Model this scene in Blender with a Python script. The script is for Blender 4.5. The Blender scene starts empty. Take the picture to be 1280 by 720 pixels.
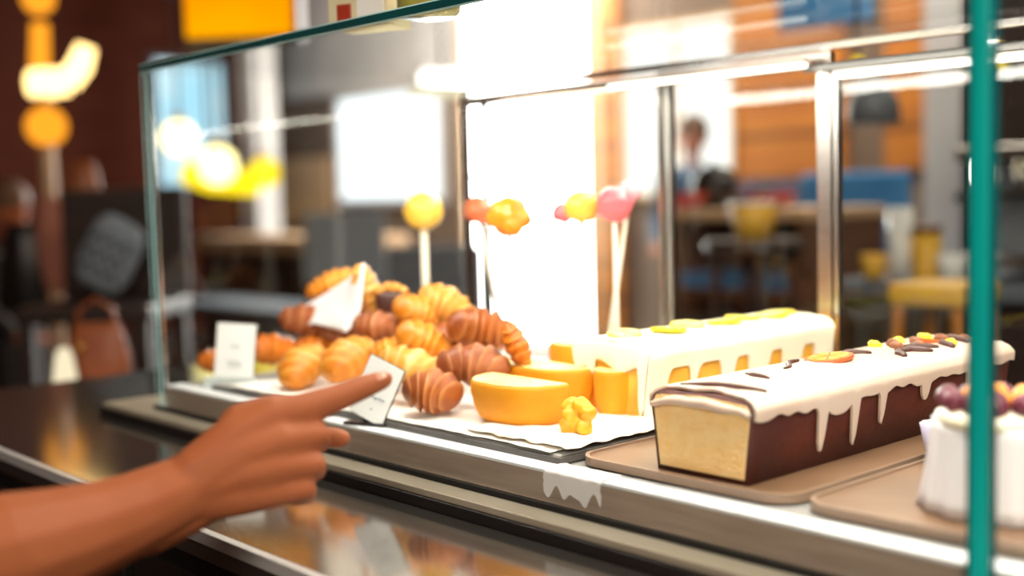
import bpy, bmesh, math, random
from mathutils import Vector, Matrix, noise

random.seed(4)
SC = bpy.context.scene
COL = SC.collection
PI = math.pi

# ------------------------------------------------------------------ camera
F = 1500.0
def cdir(u, v):                                   # pixel offset -> camera space (x right, y up, z back)
    return Vector((u, -v, -F)).normalized()
vX = cdir(-708 - 640, 277 - 360)                  # world -X
vY = cdir(2318 - 640, 195 - 360)                  # world +Y
eX = -vX
eY = (vY - eX * vY.dot(eX)).normalized()
eZ = eX.cross(eY)
R = Matrix((eX, eY, eZ))                          # camera space -> world
CAM = Vector((0, 0, 1.278))
cd = bpy.data.cameras.new('camera'); cam = bpy.data.objects.new('camera', cd); COL.objects.link(cam)
cam.matrix_world = Matrix.Translation(CAM) @ R.to_4x4()
cd.sensor_width = 36.0; cd.lens = 36.0 * F / 1280.0
cd.clip_start = 0.02; cd.clip_end = 100
cd.dof.use_dof = True; cd.dof.focus_distance = 1.27; cd.dof.aperture_fstop = 1.65
SC.camera = cam
SC.view_settings.view_transform = 'Standard'
SC.view_settings.look = 'None'
SC.view_settings.gamma = 1.0
SC.view_settings.use_curve_mapping = False
SC.view_settings.exposure = 0.33
SC.cycles.transparent_max_bounces = 32

def ray(px, py): return R @ Vector((px - 640, 360 - py, -F))
def at_d(px, py, d): return CAM + ray(px, py) * (d / F)
def at_z(px, py, z):
    r = ray(px, py); return CAM + r * ((z - CAM.z) / r.z)
def at_y(px, py, y):
    r = ray(px, py); return CAM + r * (y / r.y)
def at_x(px, py, x):
    r = ray(px, py); return CAM + r * (x / r.x)
def depth(p): return -((R.transposed() @ (Vector(p) - CAM)).z)

# ------------------------------------------------------------------ materials
def nt(name):
    m = bpy.data.materials.new(name); m.use_nodes = True
    n = m.node_tree.nodes; l = m.node_tree.links
    return m, n, l, n['Principled BSDF'], n['Material Output']

def mat(name, c1, c2=None, scale=20, rough=0.5, metal=0.0, bump=0.0, bscale=None, sss=0.0, detail=4,
        lo=0.35, hi=0.65, stretch=(1, 1, 1), attr=None, attr_col=None, coat=0.0):
    m, n, l, b, out = nt(name)
    b.inputs['Roughness'].default_value = rough
    b.inputs['Metallic'].default_value = metal
    b.inputs['Coat Weight'].default_value = coat
    b.inputs['Base Color'].default_value = (*c1, 1)
    tc = n.new('ShaderNodeTexCoord'); mp = n.new('ShaderNodeMapping'); mp.inputs['Scale'].default_value = stretch
    l.new(tc.outputs['Object'], mp.inputs['Vector'])
    col = None
    if c2 is not None:
        t = n.new('ShaderNodeTexNoise'); t.inputs['Scale'].default_value = scale; t.inputs['Detail'].default_value = detail
        l.new(mp.outputs[0], t.inputs['Vector'])
        r = n.new('ShaderNodeValToRGB'); r.color_ramp.elements[0].position = lo; r.color_ramp.elements[1].position = hi
        r.color_ramp.elements[0].color = (*c1, 1); r.color_ramp.elements[1].color = (*c2, 1)
        l.new(t.outputs['Fac'], r.inputs['Fac']); col = r.outputs['Color']
    if attr:
        a = n.new('ShaderNodeAttribute'); a.attribute_name = attr
        mx = n.new('ShaderNodeMix'); mx.data_type = 'RGBA'
        l.new(a.outputs['Fac'], mx.inputs['Factor'])
        if col: l.new(col, mx.inputs['A'])
        else: mx.inputs['A'].default_value = (*c1, 1)
        mx.inputs['B'].default_value = (*attr_col, 1); col = mx.outputs['Result']
    if col: l.new(col, b.inputs['Base Color'])
    if bump:
        t2 = n.new('ShaderNodeTexNoise'); t2.inputs['Scale'].default_value = bscale or scale * 3; t2.inputs['Detail'].default_value = 5
        l.new(mp.outputs[0], t2.inputs['Vector'])
        bp = n.new('ShaderNodeBump'); bp.inputs['Strength'].default_value = bump; bp.inputs['Distance'].default_value = 0.002
        l.new(t2.outputs['Fac'], bp.inputs['Height']); l.new(bp.outputs[0], b.inputs['Normal'])
    if sss:
        b.inputs['Subsurface Weight'].default_value = sss
        b.inputs['Subsurface Radius'].default_value = (0.012, 0.006, 0.003)
        b.inputs['Subsurface Scale'].default_value = 1.0
    return m

def emit(name, c, s, c2=None, scale=2):
    m, n, l, b, out = nt(name); n.remove(b)
    e = n.new('ShaderNodeEmission'); e.inputs['Color'].default_value = (*c, 1); e.inputs['Strength'].default_value = s
    if c2:
        tc = n.new('ShaderNodeTexCoord'); t = n.new('ShaderNodeTexNoise'); t.inputs['Scale'].default_value = scale
        l.new(tc.outputs['Object'], t.inputs['Vector'])
        r = n.new('ShaderNodeValToRGB'); r.color_ramp.elements[0].position = .4; r.color_ramp.elements[1].position = .6
        r.color_ramp.elements[0].color = (*c, 1); r.color_ramp.elements[1].color = (*c2, 1)
        l.new(t.outputs['Fac'], r.inputs['Fac']); l.new(r.outputs['Color'], e.inputs['Color'])
    l.new(e.outputs[0], out.inputs['Surface']); return m

def clear_glass(name, tint=(0.97, 0.99, 0.98), k=1.0):
    m, n, l, b, out = nt(name); n.remove(b)
    t = n.new('ShaderNodeBsdfTransparent'); t.inputs['Color'].default_value = (*tint, 1)
    g = n.new('ShaderNodeBsdfGlossy'); g.inputs['Roughness'].default_value = 0.02
    f = n.new('ShaderNodeLayerWeight'); f.inputs['Blend'].default_value = .5
    pw = n.new('ShaderNodeMath'); pw.operation = 'POWER'; pw.inputs[1].default_value = 5; l.new(f.outputs['Facing'], pw.inputs[0])
    mu = n.new('ShaderNodeMath'); mu.operation = 'MULTIPLY_ADD'; mu.inputs[1].default_value = .9 * k; mu.inputs[2].default_value = .03 * k
    l.new(pw.outputs[0], mu.inputs[0])
    x = n.new('ShaderNodeMixShader'); l.new(mu.outputs[0], x.inputs[0]); l.new(t.outputs[0], x.inputs[1]); l.new(g.outputs[0], x.inputs[2])
    l.new(x.outputs[0], out.inputs['Surface']); return m

def wood(name, c1, c2, sc=6, planks=0.0, axis='z', rough=.5):
    m, n, l, b, out = nt(name); b.inputs['Roughness'].default_value = rough
    if 'wall' in name: b.inputs['Specular IOR Level'].default_value = .05
    tc = n.new('ShaderNodeTexCoord'); mp = n.new('ShaderNodeMapping')
    mp.inputs['Scale'].default_value = (1, 1, 8) if axis == 'z' else (8, 1, 1)
    l.new(tc.outputs['Object'], mp.inputs[0])
    t = n.new('ShaderNodeTexNoise'); t.inputs['Scale'].default_value = sc; t.inputs['Detail'].default_value = 6
    l.new(mp.outputs[0], t.inputs['Vector'])
    r = n.new('ShaderNodeValToRGB'); r.color_ramp.elements[0].position = .3; r.color_ramp.elements[1].position = .7
    r.color_ramp.elements[0].color = (*c1, 1); r.color_ramp.elements[1].color = (*c2, 1)
    l.new(t.outputs['Fac'], r.inputs[0])
    if planks:
        w = n.new('ShaderNodeTexWave'); w.bands_direction = 'Z' if axis == 'z' else 'X'; w.inputs['Scale'].default_value = planks
        l.new(tc.outputs['Object'], w.inputs['Vector'])
        r2 = n.new('ShaderNodeValToRGB'); r2.color_ramp.elements[0].position = 0; r2.color_ramp.elements[1].position = .1
        r2.color_ramp.elements[0].color = (.25, .25, .25, 1); r2.color_ramp.elements[1].color = (1, 1, 1, 1)
        l.new(w.outputs['Fac'], r2.inputs[0])
        mx = n.new('ShaderNodeMix'); mx.data_type = 'RGBA'; mx.blend_type = 'MULTIPLY'; mx.inputs['Factor'].default_value = 1
        l.new(r.outputs[0], mx.inputs['A']); l.new(r2.outputs[0], mx.inputs['B']); l.new(mx.outputs['Result'], b.inputs['Base Color'])
    else: l.new(r.outputs[0], b.inputs['Base Color'])
    return m

M = {}
M['glass'] = clear_glass('clear_glass', (.975, .992, .99), .5)
M['glass_top'] = clear_glass('clear_top_glass', (.975, .992, .99), .22)
M['glass_edge'] = mat('teal_glass_edge', (.003, .07, .08), (.005, .12, .13), 6, .08, coat=1)
M['glass_rim_highlight'] = mat('pale_teal_rim_highlight', (.50, .86, .90), None, rough=.12)  # bevel highlight lines painted in as a pale colour
M['teal_strip'] = mat('bright_teal_strip', (.0, .44, .43), (.0, .54, .52), 5, .35)
M['steel'] = mat('brushed_steel', (.52, .48, .45), (.62, .58, .55), 30, .28, 1.0, stretch=(1, 20, 20))
M['bright_steel'] = mat('polished_steel', (.85, .83, .8), None, rough=.18, metal=1)
M['bronze'] = mat('warm_bronze_metal', (.42, .33, .28), (.5, .4, .33), 30, .35, .8)
M['counter'] = mat('polished_dark_counter', (.24, .22, .21), (.29, .27, .25), 3, .10, .9)
M['black'] = mat('satin_black', (.012, .01, .01), None, rough=.4)
M['black_rubber'] = mat('black_rubber', (.006, .005, .005), None, rough=.8)
M['shelf'] = mat('grey_shelf_metal', (.30, .29, .28), (.36, .35, .34), 14, .6, .0)
M['fascia'] = mat('warm_grey_fascia', (.36, .27, .22), (.44, .34, .28), 10, .35, .15, stretch=(1, 6, 12))
M['shelf_lip'] = mat('white_shelf_lip', (.80, .82, .86), None, rough=.35)
M['paper'] = mat('white_parchment', (.86, .82, .76), (.93, .90, .86), 18, .7, bump=.3)
M['kraft'] = mat('tan_parchment', (.80, .62, .42), (.93, .86, .76), 7, .65, bump=.3, lo=.42, hi=.58)
M['napkin'] = mat('white_tissue', (.78, .74, .76), None, rough=.75)
M['card'] = mat('white_card', (.92, .93, .93), None, rough=.5)
M['ink'] = mat('grey_ink', (.16, .20, .30), None, rough=.6)
M['acrylic'] = mat('clear_acrylic_grey', (.62, .68, .68), None, rough=.15)
M['board'] = mat('brown_cake_board', (.17, .092, .05), (.23, .13, .075), 9, .38)
M['board_rim'] = mat('pale_brown_board_rim', (.30, .20, .14), None, rough=.35)
CR = [((.56, .16, .008), (.72, .28, .02), (.84, .48, .12)), ((.22, .045, .010), (.40, .11, .020), (.66, .30, .09)),
      ((.60, .24, .03), (.76, .38, .07), (.90, .64, .28)), ((.44, .085, .005), (.60, .17, .010), (.70, .30, .05)),
      ((.22, .05, .016), (.38, .12, .04), (.60, .30, .13))]
for i, (a, b_, c) in enumerate(CR):
    M['crust%d' % i] = mat('baked_crust_%s' % 'golden brown pale orange umber'.split()[i], a, b_, 22, .42, bump=.5, bscale=120,
                           attr='ridge', attr_col=c, sss=.08)
M['choc'] = mat('dark_chocolate', (.06, .015, .01), None, rough=.4)
M['lemon_crust'] = mat('yellow_cake_crust', (.68, .25, .0), (.76, .31, .002), 16, .65, bump=.35, bscale=90, sss=.04)
M['lemon_top'] = mat('pale_lemon_crumb', (.82, .62, .20), (.88, .72, .34), 25, .7, bump=.3, bscale=200, sss=.1)
M['scramble'] = mat('yellow_curd', (.72, .32, .008), (.80, .42, .02), 30, .4, bump=.3, sss=.2)
M['crumb'] = mat('cream_sponge_crumb', (.98, .60, .24), (1.0, .68, .32), 60, .85, bump=.8, bscale=260, sss=.15)
M['loaf_crust'] = mat('dark_brown_loaf_crust', (.05, .006, .003), (.10, .014, .006), 12, .55, bump=.5, bscale=110)
M['icing'] = mat('white_icing', (.60, .46, .38), (.68, .55, .47), 8, .32, bump=.15, sss=.2)
M['icing_cream'] = mat('cream_icing', (.97, .88, .66), (.99, .93, .78), 8, .3, bump=.12, sss=.2)
M['lemon_cake'] = mat('orange_yellow_cake', (.80, .36, .03), (.88, .50, .06), 18, .6, bump=.4, bscale=140, sss=.1)
M['lemon_rind'] = mat('lemon_rind', (.90, .72, .02), None, rough=.35, sss=.1)
M['lemon_flesh'] = mat('lemon_flesh', (.93, .85, .16), (.97, .93, .45), 60, .25, sss=.3)
M['orange'] = mat('orange_slice', (.85, .28, .03), (.92, .42, .08), 50, .3, sss=.2)
M['orange_skin'] = mat('orange_peel', (.55, .10, .02), None, rough=.4)
M['nut'] = mat('brown_pecan', (.16, .05, .02), (.28, .10, .04), 60, .5)
M['berry'] = mat('dark_berry', (.10, .015, .03), (.2, .04, .07), 20, .25)
M['stick'] = mat('cream_paper_stick', (.93, .88, .76), None, rough=.5, sss=.1)
M['pop_yellow'] = mat('yellow_pop_glaze', (.88, .50, .04), (.95, .66, .14), 12, .22, sss=.2)
M['pop_orange'] = mat('orange_pop_glaze', (.80, .24, .012), (.88, .36, .03), 20, .25, sss=.2)
M['pop_coral'] = mat('coral_pop_glaze', (.62, .10, .04), (.72, .20, .09), 14, .25, sss=.2)
M['pop_pink'] = mat('pink_pop_glaze', (.84, .10, .14), (.90, .20, .24), 14, .25, sss=.2)
M['pop_lightpink'] = mat('light_pink_glaze', (.95, .38, .46), None, rough=.25, sss=.2)
M['stem'] = mat('green_brown_stem', (.20, .20, .06), None, rough=.5)
M['skin'] = mat('skin', (.38, .112, .043), (.43, .135, .054), 9, .55, bump=.12, bscale=300, sss=.12)
M['skin'].node_tree.nodes['Principled BSDF'].inputs['Specular IOR Level'].default_value = .25
M['nail'] = mat('fingernail', (.70, .33, .23), None, rough=.25)
# room
M['wall_dark'] = wood('dark_brown_wall', (.05, .013, .008), (.085, .024, .015), 2, rough=.9)
M['wall_back'] = mat('taupe_wall', (.14, .095, .07), (.20, .14, .10), 1.2, .8)
M['panel_wood'] = wood('orange_wood_planks', (.33, .095, .008), (.52, .18, .015), 2.0, planks=1.2)
M['floor'] = wood('dark_floor_boards', (.035, .018, .012), (.07, .035, .022), 3, planks=2, axis='x', rough=.35)
M['ceiling'] = mat('dark_ceiling', (.06, .04, .035), None, rough=.9)
M['tan_wood'] = wood('tan_wood', (.55, .33, .17), (.66, .44, .26), 4)
M['brown_wood'] = wood('brown_wood', (.10, .045, .025), (.17, .08, .045), 4)
M['dark_wood'] = wood('very_dark_wood', (.02, .012, .01), (.04, .022, .018), 4)
M['blue'] = mat('blue_paint', (.04, .22, .50), (.07, .28, .60), 5, .5)
M['slate'] = mat('slate_grey_paint', (.10, .12, .15), (.16, .18, .21), 5, .5)
M['grey_fabric'] = mat('grey_fabric', (.18, .20, .24), (.26, .28, .32), 30, .9)
M['blue_fabric'] = mat('blue_fabric', (.05, .09, .16), (.09, .15, .25), 30, .9)
M['red'] = mat('red_enamel', (.42, .045, .02), None, rough=.3)
M['yellow'] = mat('mustard_plastic', (.72, .40, .04), None, rough=.4)
M['white'] = mat('white_ceramic', (.75, .74, .72), None, rough=.25)
M['pillar'] = mat('pale_grey_plaster', (.50, .48, .48), (.58, .56, .56), 3, .8)
M['brass'] = mat('aged_brass', (.55, .30, .08), None, rough=.3, metal=.9)
M['leather'] = mat('rust_leather', (.20, .045, .012), (.30, .09, .03), 12, .5)
M['hair'] = mat('brown_hair', (.09, .04, .02), (.14, .07, .035), 40, .6)
M['sign_face'] = emit('amber_sign_face', (1.0, .29, .0), .95, (1.0, .38, .0), 2)
M['lamp_hot'] = emit('hot_lamp_glow', (1, .66, .24), 3.2)
M['lamp_amber'] = emit('amber_lamp_glow', (1, .35, .02), 1.1)
M['lamp_yellow'] = emit('yellow_lamp_glow', (1, .68, .01), 1.5)
M['reflection_cream'] = emit('cream_reflection_glow', (1, .82, .34), 3.0)
M['lamp_shade'] = emit('cream_shade_glow', (.95, .82, .55), .85)
M['candle'] = emit('candle_glow', (1, .36, .03), 1.35)
M['day_white'] = emit('daylight_white', (1, .98, .93), 11)
M['day_soft'] = emit('daylight_soft', (.94, .98, 1), 1.5)
M['day_warm'] = emit('daylight_warm_white', (1, .97, .90), 1.3)
M['reflection_blue'] = emit('blue_reflection_glow', (.40, .72, .88), 1.05, (.72, .90, .96), 1.3)  # glow of the pane that stands for a blue reflection
M['led'] = emit('warm_led', (1, .93, .78), 3.5)

# ------------------------------------------------------------------ mesh helpers
def link(o): COL.objects.link(o); return o
def obj(name, bm, m, parent=None, loc=None, smooth=False, kind=None):
    me = bpy.data.meshes.new(name)
    bmesh.ops.recalc_face_normals(bm, faces=bm.faces)
    bm.to_mesh(me); bm.free()
    for x in (m if isinstance(m, (list, tuple)) else [m]): me.materials.append(x)
    if smooth:
        for p in me.polygons: p.use_smooth = True
    o = link(bpy.data.objects.new(name, me))
    if parent is not None: o.parent = parent
    if loc is not None: o.location = loc
    if kind: o['kind'] = kind
    return o
def thing(name, label, cat, loc=(0, 0, 0), rz=0, group=None):
    o = link(bpy.data.objects.new(name, None)); o.empty_display_size = .05
    o.location = loc; o.rotation_euler = (0, 0, rz)
    return tag(o, label, cat, group)
def tag(o, label, cat, group=None):
    o['label'] = label; o['category'] = cat
    if group: o['group'] = group
    return o
def copy_tree(o, parent=None):
    c = link(o.copy()); 
    if parent is not None:
        c.parent = parent
    for ch in [x for x in o.children]: copy_tree(ch, c)
    return c

def box(bm, x0, x1, y0, y1, z0, z1, bev=0, seg=2):
    vs = [bm.verts.new((x, y, z)) for x in (x0, x1) for y in (y0, y1) for z in (z0, z1)]
    q = [(0, 1, 3, 2), (4, 6, 7, 5), (0, 4, 5, 1), (2, 3, 7, 6), (0, 2, 6, 4), (1, 5, 7, 3)]
    fs = [bm.faces.new([vs[i] for i in f]) for f in q]
    if bev:
        es = list({e for f in fs for e in f.edges})
        bmesh.ops.bevel(bm, geom=es, offset=bev, segments=seg, affect='EDGES', profile=.5)
    return bm
def bx(*a, **k): return box(bmesh.new(), *a, **k)

def ring_skin(bm, rings, cap=True, closed=True):
    L = []
    for r in rings: L.append([bm.verts.new(p) for p in r])
    n = len(L[0])
    for a, b in zip(L, L[1:]):
        for i in range(n if closed else n - 1):
            bm.faces.new((a[i], a[(i + 1) % n], b[(i + 1) % n], b[i]))
    if cap:
        bm.faces.new(L[0][::-1]); bm.faces.new(L[-1])
    return L
def lathe(bm, prof, n=32, cx=0, cy=0, z0=0, flute=0, amp=0):
    rings = []
    for r, z in prof:
        rings.append([(cx + r * (1 + amp * math.cos(flute * 2 * PI * i / n)) * math.cos(2 * PI * i / n),
                       cy + r * (1 + amp * math.cos(flute * 2 * PI * i / n)) * math.sin(2 * PI * i / n), z0 + z) for i in range(n)])
    ring_skin(bm, rings); return bm
def lt(prof, **k): return lathe(bmesh.new(), prof, **k)
def tube(bm, pts, rad, n=12):
    pts = [Vector(p) for p in pts]
    rads = rad if isinstance(rad, (list, tuple)) else [rad] * len(pts)
    rings = []; up = None
    for i, p in enumerate(pts):
        t = (pts[min(i + 1, len(pts) - 1)] - pts[max(i - 1, 0)]).normalized()
        if up is None: up = t.orthogonal().normalized()
        up = (up - t * up.dot(t)).normalized(); s = t.cross(up)
        rings.append([p + (up * math.cos(2 * PI * k / n) + s * math.sin(2 * PI * k / n)) * rads[i] for k in range(n)])
    ring_skin(bm, rings); return bm
def tb(*a, **k): return tube(bmesh.new(), *a, **k)
def sphere(bm, c, r, sx=1, sy=1, sz=1, u=20, v=14, lump=0, ls=30, seed=0):
    mtx = Matrix.Translation(c) @ Matrix.Diagonal((sx, sy, sz, 1))
    res = bmesh.ops.create_uvsphere(bm, u_segments=u, v_segments=v, radius=r, matrix=mtx)
    if lump:
        c = Vector(c)
        for w in res['verts']:
            d = w.co - c; w.co = c + d * (1 + lump * noise.noise(w.co * ls + Vector((seed, 0, 0))))
    return bm
def sp(*a, **k): return sphere(bmesh.new(), *a, **k)

def polish(o, w=.002, seg=2):
    b = o.modifiers.new('b', 'BEVEL'); b.width = w; b.segments = seg; b.limit_method = 'ANGLE'; return o

# ------------------------------------------------------------------ ROOM
XL, XR, YF, YB, ZC = -10.0, 3.2, -2.6, 6.0, 3.1
def struct(name, bm, m, parent=None): return obj(name, bm, m, parent, kind='structure')
struct('floor', bx(XL - .1, XR + .1, YF - .1, YB + .1, -.1, 0), M['floor'])
struct('ceiling', bx(XL - .1, XR + .1, YF - .1, YB + .1, ZC, ZC + .1), M['ceiling'])
struct('wall_left', bx(XL - .12, XL, YF, YB, 0, ZC), M['wall_dark'])
struct('wall_back', bx(XL, XR, YB, YB + .12, 0, ZC), M['wall_back'])
struct('wall_right', bx(XR, XR + .12, YF, YB, 0, ZC), M['wall_dark'])
struct('wall_front', bx(XL, XR, YF - .12, YF, 0, ZC), M['wall_dark'])
struct('baseboard_back', bx(XL, XR, YB - .02, YB, 0, .12), M['dark_wood'])
struct('baseboard_left', bx(XL, XL + .02, YF, YB - .02, 0, .12), M['dark_wood'])

def rect_back(px0, py0, px1, py1, Y):
    a = at_y(px0, py0, Y); b = at_y(px1, py0, Y); c = at_y((px0 + px1) / 2, py1, Y); a2 = at_y((px0 + px1) / 2, py0, Y)
    return a.x, b.x, c.z, a2.z
def window_back(i, px0, py0, px1, py1, pane, bars=0, fm='white', z0=None, z1=None, fw=.05):
    x0, x1, za, zb = rect_back(px0, py0, px1, py1, YB - .03)
    if z0 is not None: za = z0
    if z1 is not None: zb = z1
    zb = min(zb, ZC - .05); za = max(za, .02)
    w = struct('window_%d' % i, bx(x0, x1, YB - .03, YB - .01, za, zb), M[pane])
    f = bmesh.new()
    box(f, x0 - fw, x0, YB - .06, YB, za - fw if za > .1 else za, zb + fw); box(f, x1, x1 + fw, YB - .06, YB, za - fw if za > .1 else za, zb + fw)
    box(f, x0, x1, YB - .06, YB, zb, zb + fw)
    if za > .1: box(f, x0, x1, YB - .06, YB, za - fw, za)
    for k in range(bars):
        xm = x0 + (x1 - x0) * (k + 1) / (bars + 1); box(f, xm - .015, xm + .015, YB - .05, YB - .031, za, zb)
    struct('window_frame', f, M[fm], w)
    return w
window_back(2, 578, -60, 742, 470, 'day_white', 0, 'tan_wood', z0=.02, z1=2.95)
window_back(3, 424, 118, 549, 248, 'day_soft', 0, 'pillar')
window_back(4, 782, 32, 914, 240, 'day_warm', 1, 'tan_wood', fw=.03)
# glowing pane built on the left wall for a blue reflection in the glass
a = at_x(192, 90, XL + .03); b = at_x(283, 235, XL + .03); a2 = at_x(240, 78, XL + .03); b2 = at_x(240, 232, XL + .03)
w = struct('window_1', bx(XL + .01, XL + .03, a.y, b.y, b2.z, min(a2.z, ZC - .1)), M['reflection_blue'])
f = bmesh.new()
for (u0, u1, v0, v1) in ((a.y - .05, a.y, b2.z - .05, a2.z + .05), (b.y, b.y + .05, b2.z - .05, a2.z + .05), (a.y, b.y, b2.z - .05, b2.z), (a.y, b.y, a2.z, a2.z + .05)):
    box(f, XL, XL + .06, u0, u1, v0, min(v1, ZC - .02))
struct('window_frame', f, M['dark_wood'], w)
# wood plank cladding on the back wall
x0, x1, _, _ = rect_back(748, 0, 1060, 0, YB); 
x1b = at_y(922, 100, YB).x
struct('trim_1', bx(x0 - .1, at_y(778, 100, YB).x, YB - .05, YB, .12, ZC), M['panel_wood'])
struct('trim_2', bx(at_y(924, 100, YB).x, x1, YB - .05, YB, .9, ZC), M['panel_wood'])
struct('trim_3', bx(at_y(1112, 100, YB).x, at_y(1188, 100, YB).x, YB - .05, YB, 1.35, ZC), M['panel_wood'])
# slim pale column and dark column
pc = at_y(1193, 150, 5.0)
struct('trim_4', bx(pc.x - .09, pc.x + .09, 4.9, 5.1, 0, ZC), M['pillar'])
pc = at_y(323, 150, 5.0)
struct('trim_5', bx(pc.x - .12, pc.x + .12, 4.9, 5.1, 0, ZC), M['pillar'])
# grey upper wall section above the soft window
x0, x1, za, zb = rect_back(356, 60, 572, 112, YB)
struct('trim_6', bx(x0, x1, YB - .05, YB, za, ZC), M['pillar'])
x0, x1, za, zb = rect_back(300, 200, 416, 280, YB)
struct('trim_7', bx(x0 - .3, x1, YB - .06, YB, za, zb), M['tan_wood'])

# ------------------------------------------------------------------ DISPLAY CASE + COUNTER
GY, GX0, GX1, BY = .80, -1.715, .62, 1.42     # front glass plane, left pane, right end, rear plane
ZS, ZG, ZT = 1.0, .966, 1.470                 # shelf top, glass foot, underside of top pane
CZ = .945                                     # counter top
ct = thing('serving_counter', 'long polished dark metal serving counter that carries the glass pastry case', 'counter', (0, 0, 0))
obj('countertop', bx(-2.25, 1.2, .562, 1.7, CZ - .035, CZ, bev=.002), M['counter'], ct)
obj('front_trim', bx(-2.25, 1.2, .552, .562, CZ - .012, CZ + .001, bev=.001), mat('silver_edge', (.75, .75, .76), None, rough=.3, metal=.5), ct)
cb = obj('cabinet', bx(-2.2, 1.15, .60, 1.66, .08, CZ - .035), M['black'], ct)
for k in range(4):
    obj('door_panel', bx(-2.17 + k * .83, -2.17 + k * .83 + .80, .585, .60, .14, CZ - .07, bev=.003), M['black'], ct)
obj('plinth', bx(-2.15, 1.1, .66, 1.6, 0, .08), M['black_rubber'], ct)

case = thing('display_case', 'long glass pastry display case with teal glass edges on the metal counter', 'display case', (0, 0, 0))
obj('base_plate', bx(-1.84, .75, .762, 1.5, CZ, .957, bev=.001), M['black'], case)
obj('base_trim', bx(-1.835, .74, .766, 1.49, .957, .9645, bev=.001), mat('olive_grey_metal', (.40, .35, .27), (.46, .41, .33), 10, .35, .3), case)
shelf = obj('shelf', bx(GX0 + .012, GX1 - .01, GY + .016, BY - .004, .9655, ZS - .002), M['shelf'], case)
obj('shelf_fascia', bx(GX0 + .012, GX1 - .01, GY + .0125, GY + .016, .9665, ZS - .004), M['fascia'], shelf)
obj('shelf_lip', bx(GX0 + .012, GX1 - .01, GY + .0125, GY + .038, ZS - .004, ZS, bev=.001), M['shelf_lip'], shelf)
def pane(name, x0, x1, y0, y1, z0, z1, thin):
    bm = bx(x0, x1, y0, y1, z0, z1, bev=.0018, seg=1)
    o = obj(name, bm, [M['glass'], M['glass_edge'], M['glass_rim_highlight']], case)
    if name == 'top_pane': o.data.materials[0] = M['glass_top']
    for p in o.data.polygons:
        nrm = p.normal; big = abs(nrm[thin])
        if name == 'top_pane' and nrm.y < -.3: p.material_index = 1 if nrm.y < -.99 else 2
        elif name == 'front_pane' and nrm.x < -.3 and p.center.x < GX0 + .1: p.material_index = 2 if nrm.x > -.99 else 0
        elif name == 'front_pane' and abs(nrm.x) > .3 and p.center.x < XJ + .1: p.material_index = 1
        else: p.material_index = 0
    return o
XJ = at_y(1224, 300, GY).x
pane('front_pane', GX0, XJ - .007, GY, GY + .010, ZG, ZT, 1)
pane('front_pane', XJ + .007, GX1, GY, GY + .010, ZG, ZT, 1)
pane('side_pane', GX0, GX0 + .008, GY + .0115, BY + .01, ZG, ZT, 0)
pane('side_pane', GX1 - .008, GX1, GY + .0115, BY + .01, ZG, ZT, 0)
pane('top_pane', GX0 - .002, GX1 + .002, GY - .001, BY + .02, ZT + .0002, ZT + .0122, 2)
obj('joint_strip', bx(XJ - .0065, XJ + .0065, GY - .001, GY + .0105, ZG, ZT, bev=.002), M['teal_strip'], case)
obj('glass_channel', bx(GX0 - .002, GX1, GY - .004, GY - .0005, .9645, .9705), M['black_rubber'], case)
obj('corner_strip', bx(GX0 + .0085, GX0 + .0125, GY + .0105, GY + .0135, ZG, ZT), M['bright_steel'], case)
# rear frame with sliding doors
rf = obj('rear_frame', bx(GX0 + .01, GX1 - .01, BY, BY + .012, ZT - .011, ZT - .001, bev=.001), M['bright_steel'], case)
obj('rear_sill', bx(GX0 + .01, GX1 - .01, BY - .003, BY + .04, .9655, ZS + .002, bev=.001), M['bronze'], case)
obj('corner_post', bx(GX0 + .009, GX0 + .017, BY - .006, BY + .006, ZS, ZT - .011), M['bright_steel'], case)
xa = at_y(818, 250, BY).x; xb = at_y(1022, 250, BY).x; xc = at_y(1046, 250, BY).x
led = obj('led_strip', bx(at_y(765, 100, BY - .02).x, at_y(1008, 80, BY - .02).x, BY - .03, BY - .018, ZT - .034, ZT - .028), M['led'], case)
obj('upper_rail', bx(GX0 + .02, xb - .008, BY - .018, BY - .004, ZT - .036, ZT - .020, bev=.001), M['bronze'], case)
def slide_door(x0, x1, y, w0, w1, z1):
    d = obj('sliding_door', bx(x0 + w0, x1 - w1, y + .004, y + .008, ZS + .009, z1 - .012), M['glass'], case)
    f = bmesh.new()
    box(f, x0, x0 + w0, y, y + .012, ZS + .003, z1); box(f, x1 - w1, x1, y, y + .012, ZS + .003, z1)
    box(f, x0 + w0, x1 - w1, y, y + .012, z1 - .012, z1); box(f, x0 + w0, x1 - w1, y, y + .012, ZS + .003, ZS + .009)
    obj('door_frame', f, M['steel'], d)
slide_door(xa - .004, xb + .012, BY + .014, .008, .022, ZT - .012)
slide_door(xc - .004, GX1 - .02, BY - .002, .007, .02, ZT - .04)
slide_door(GX0 + .02, xa + .01, BY + .028, .01, .006, ZT - .012)
obj('door_track', bx(xb - .01, GX1 - .012, BY - .016, BY - .004, ZT - .040, ZT - .030), M['black'], case)

# ------------------------------------------------------------------ TRAYS AND PAPER
TZ = 1.0095
p0 = at_z(372, 507, TZ); 
tray = thing('serving_tray', 'low grey serving tray under the parchment and the croissants', 'tray', (0, 0, 0))
tx0, tx1, ty0, ty1 = -1.60, -.875, GY + .042, 1.30
obj('tray_bed', bx(tx0, tx1, ty0, ty1, ZS, TZ - .002, bev=.003), M['shelf'], tray)
f = bmesh.new()
for q in ((tx0 - .006, tx1 + .006, ty0 - .006, ty0), (tx0 - .006, tx1 + .006, ty1, ty1 + .006), (tx0 - .006, tx0, ty0, ty1), (tx1, tx1 + .006, ty0, ty1)):
    box(f, *q, ZS, TZ - .003)
obj('tray_rim', f, mat('dark_grey_rim', (.10, .09, .085), None, rough=.5), tray)

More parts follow.
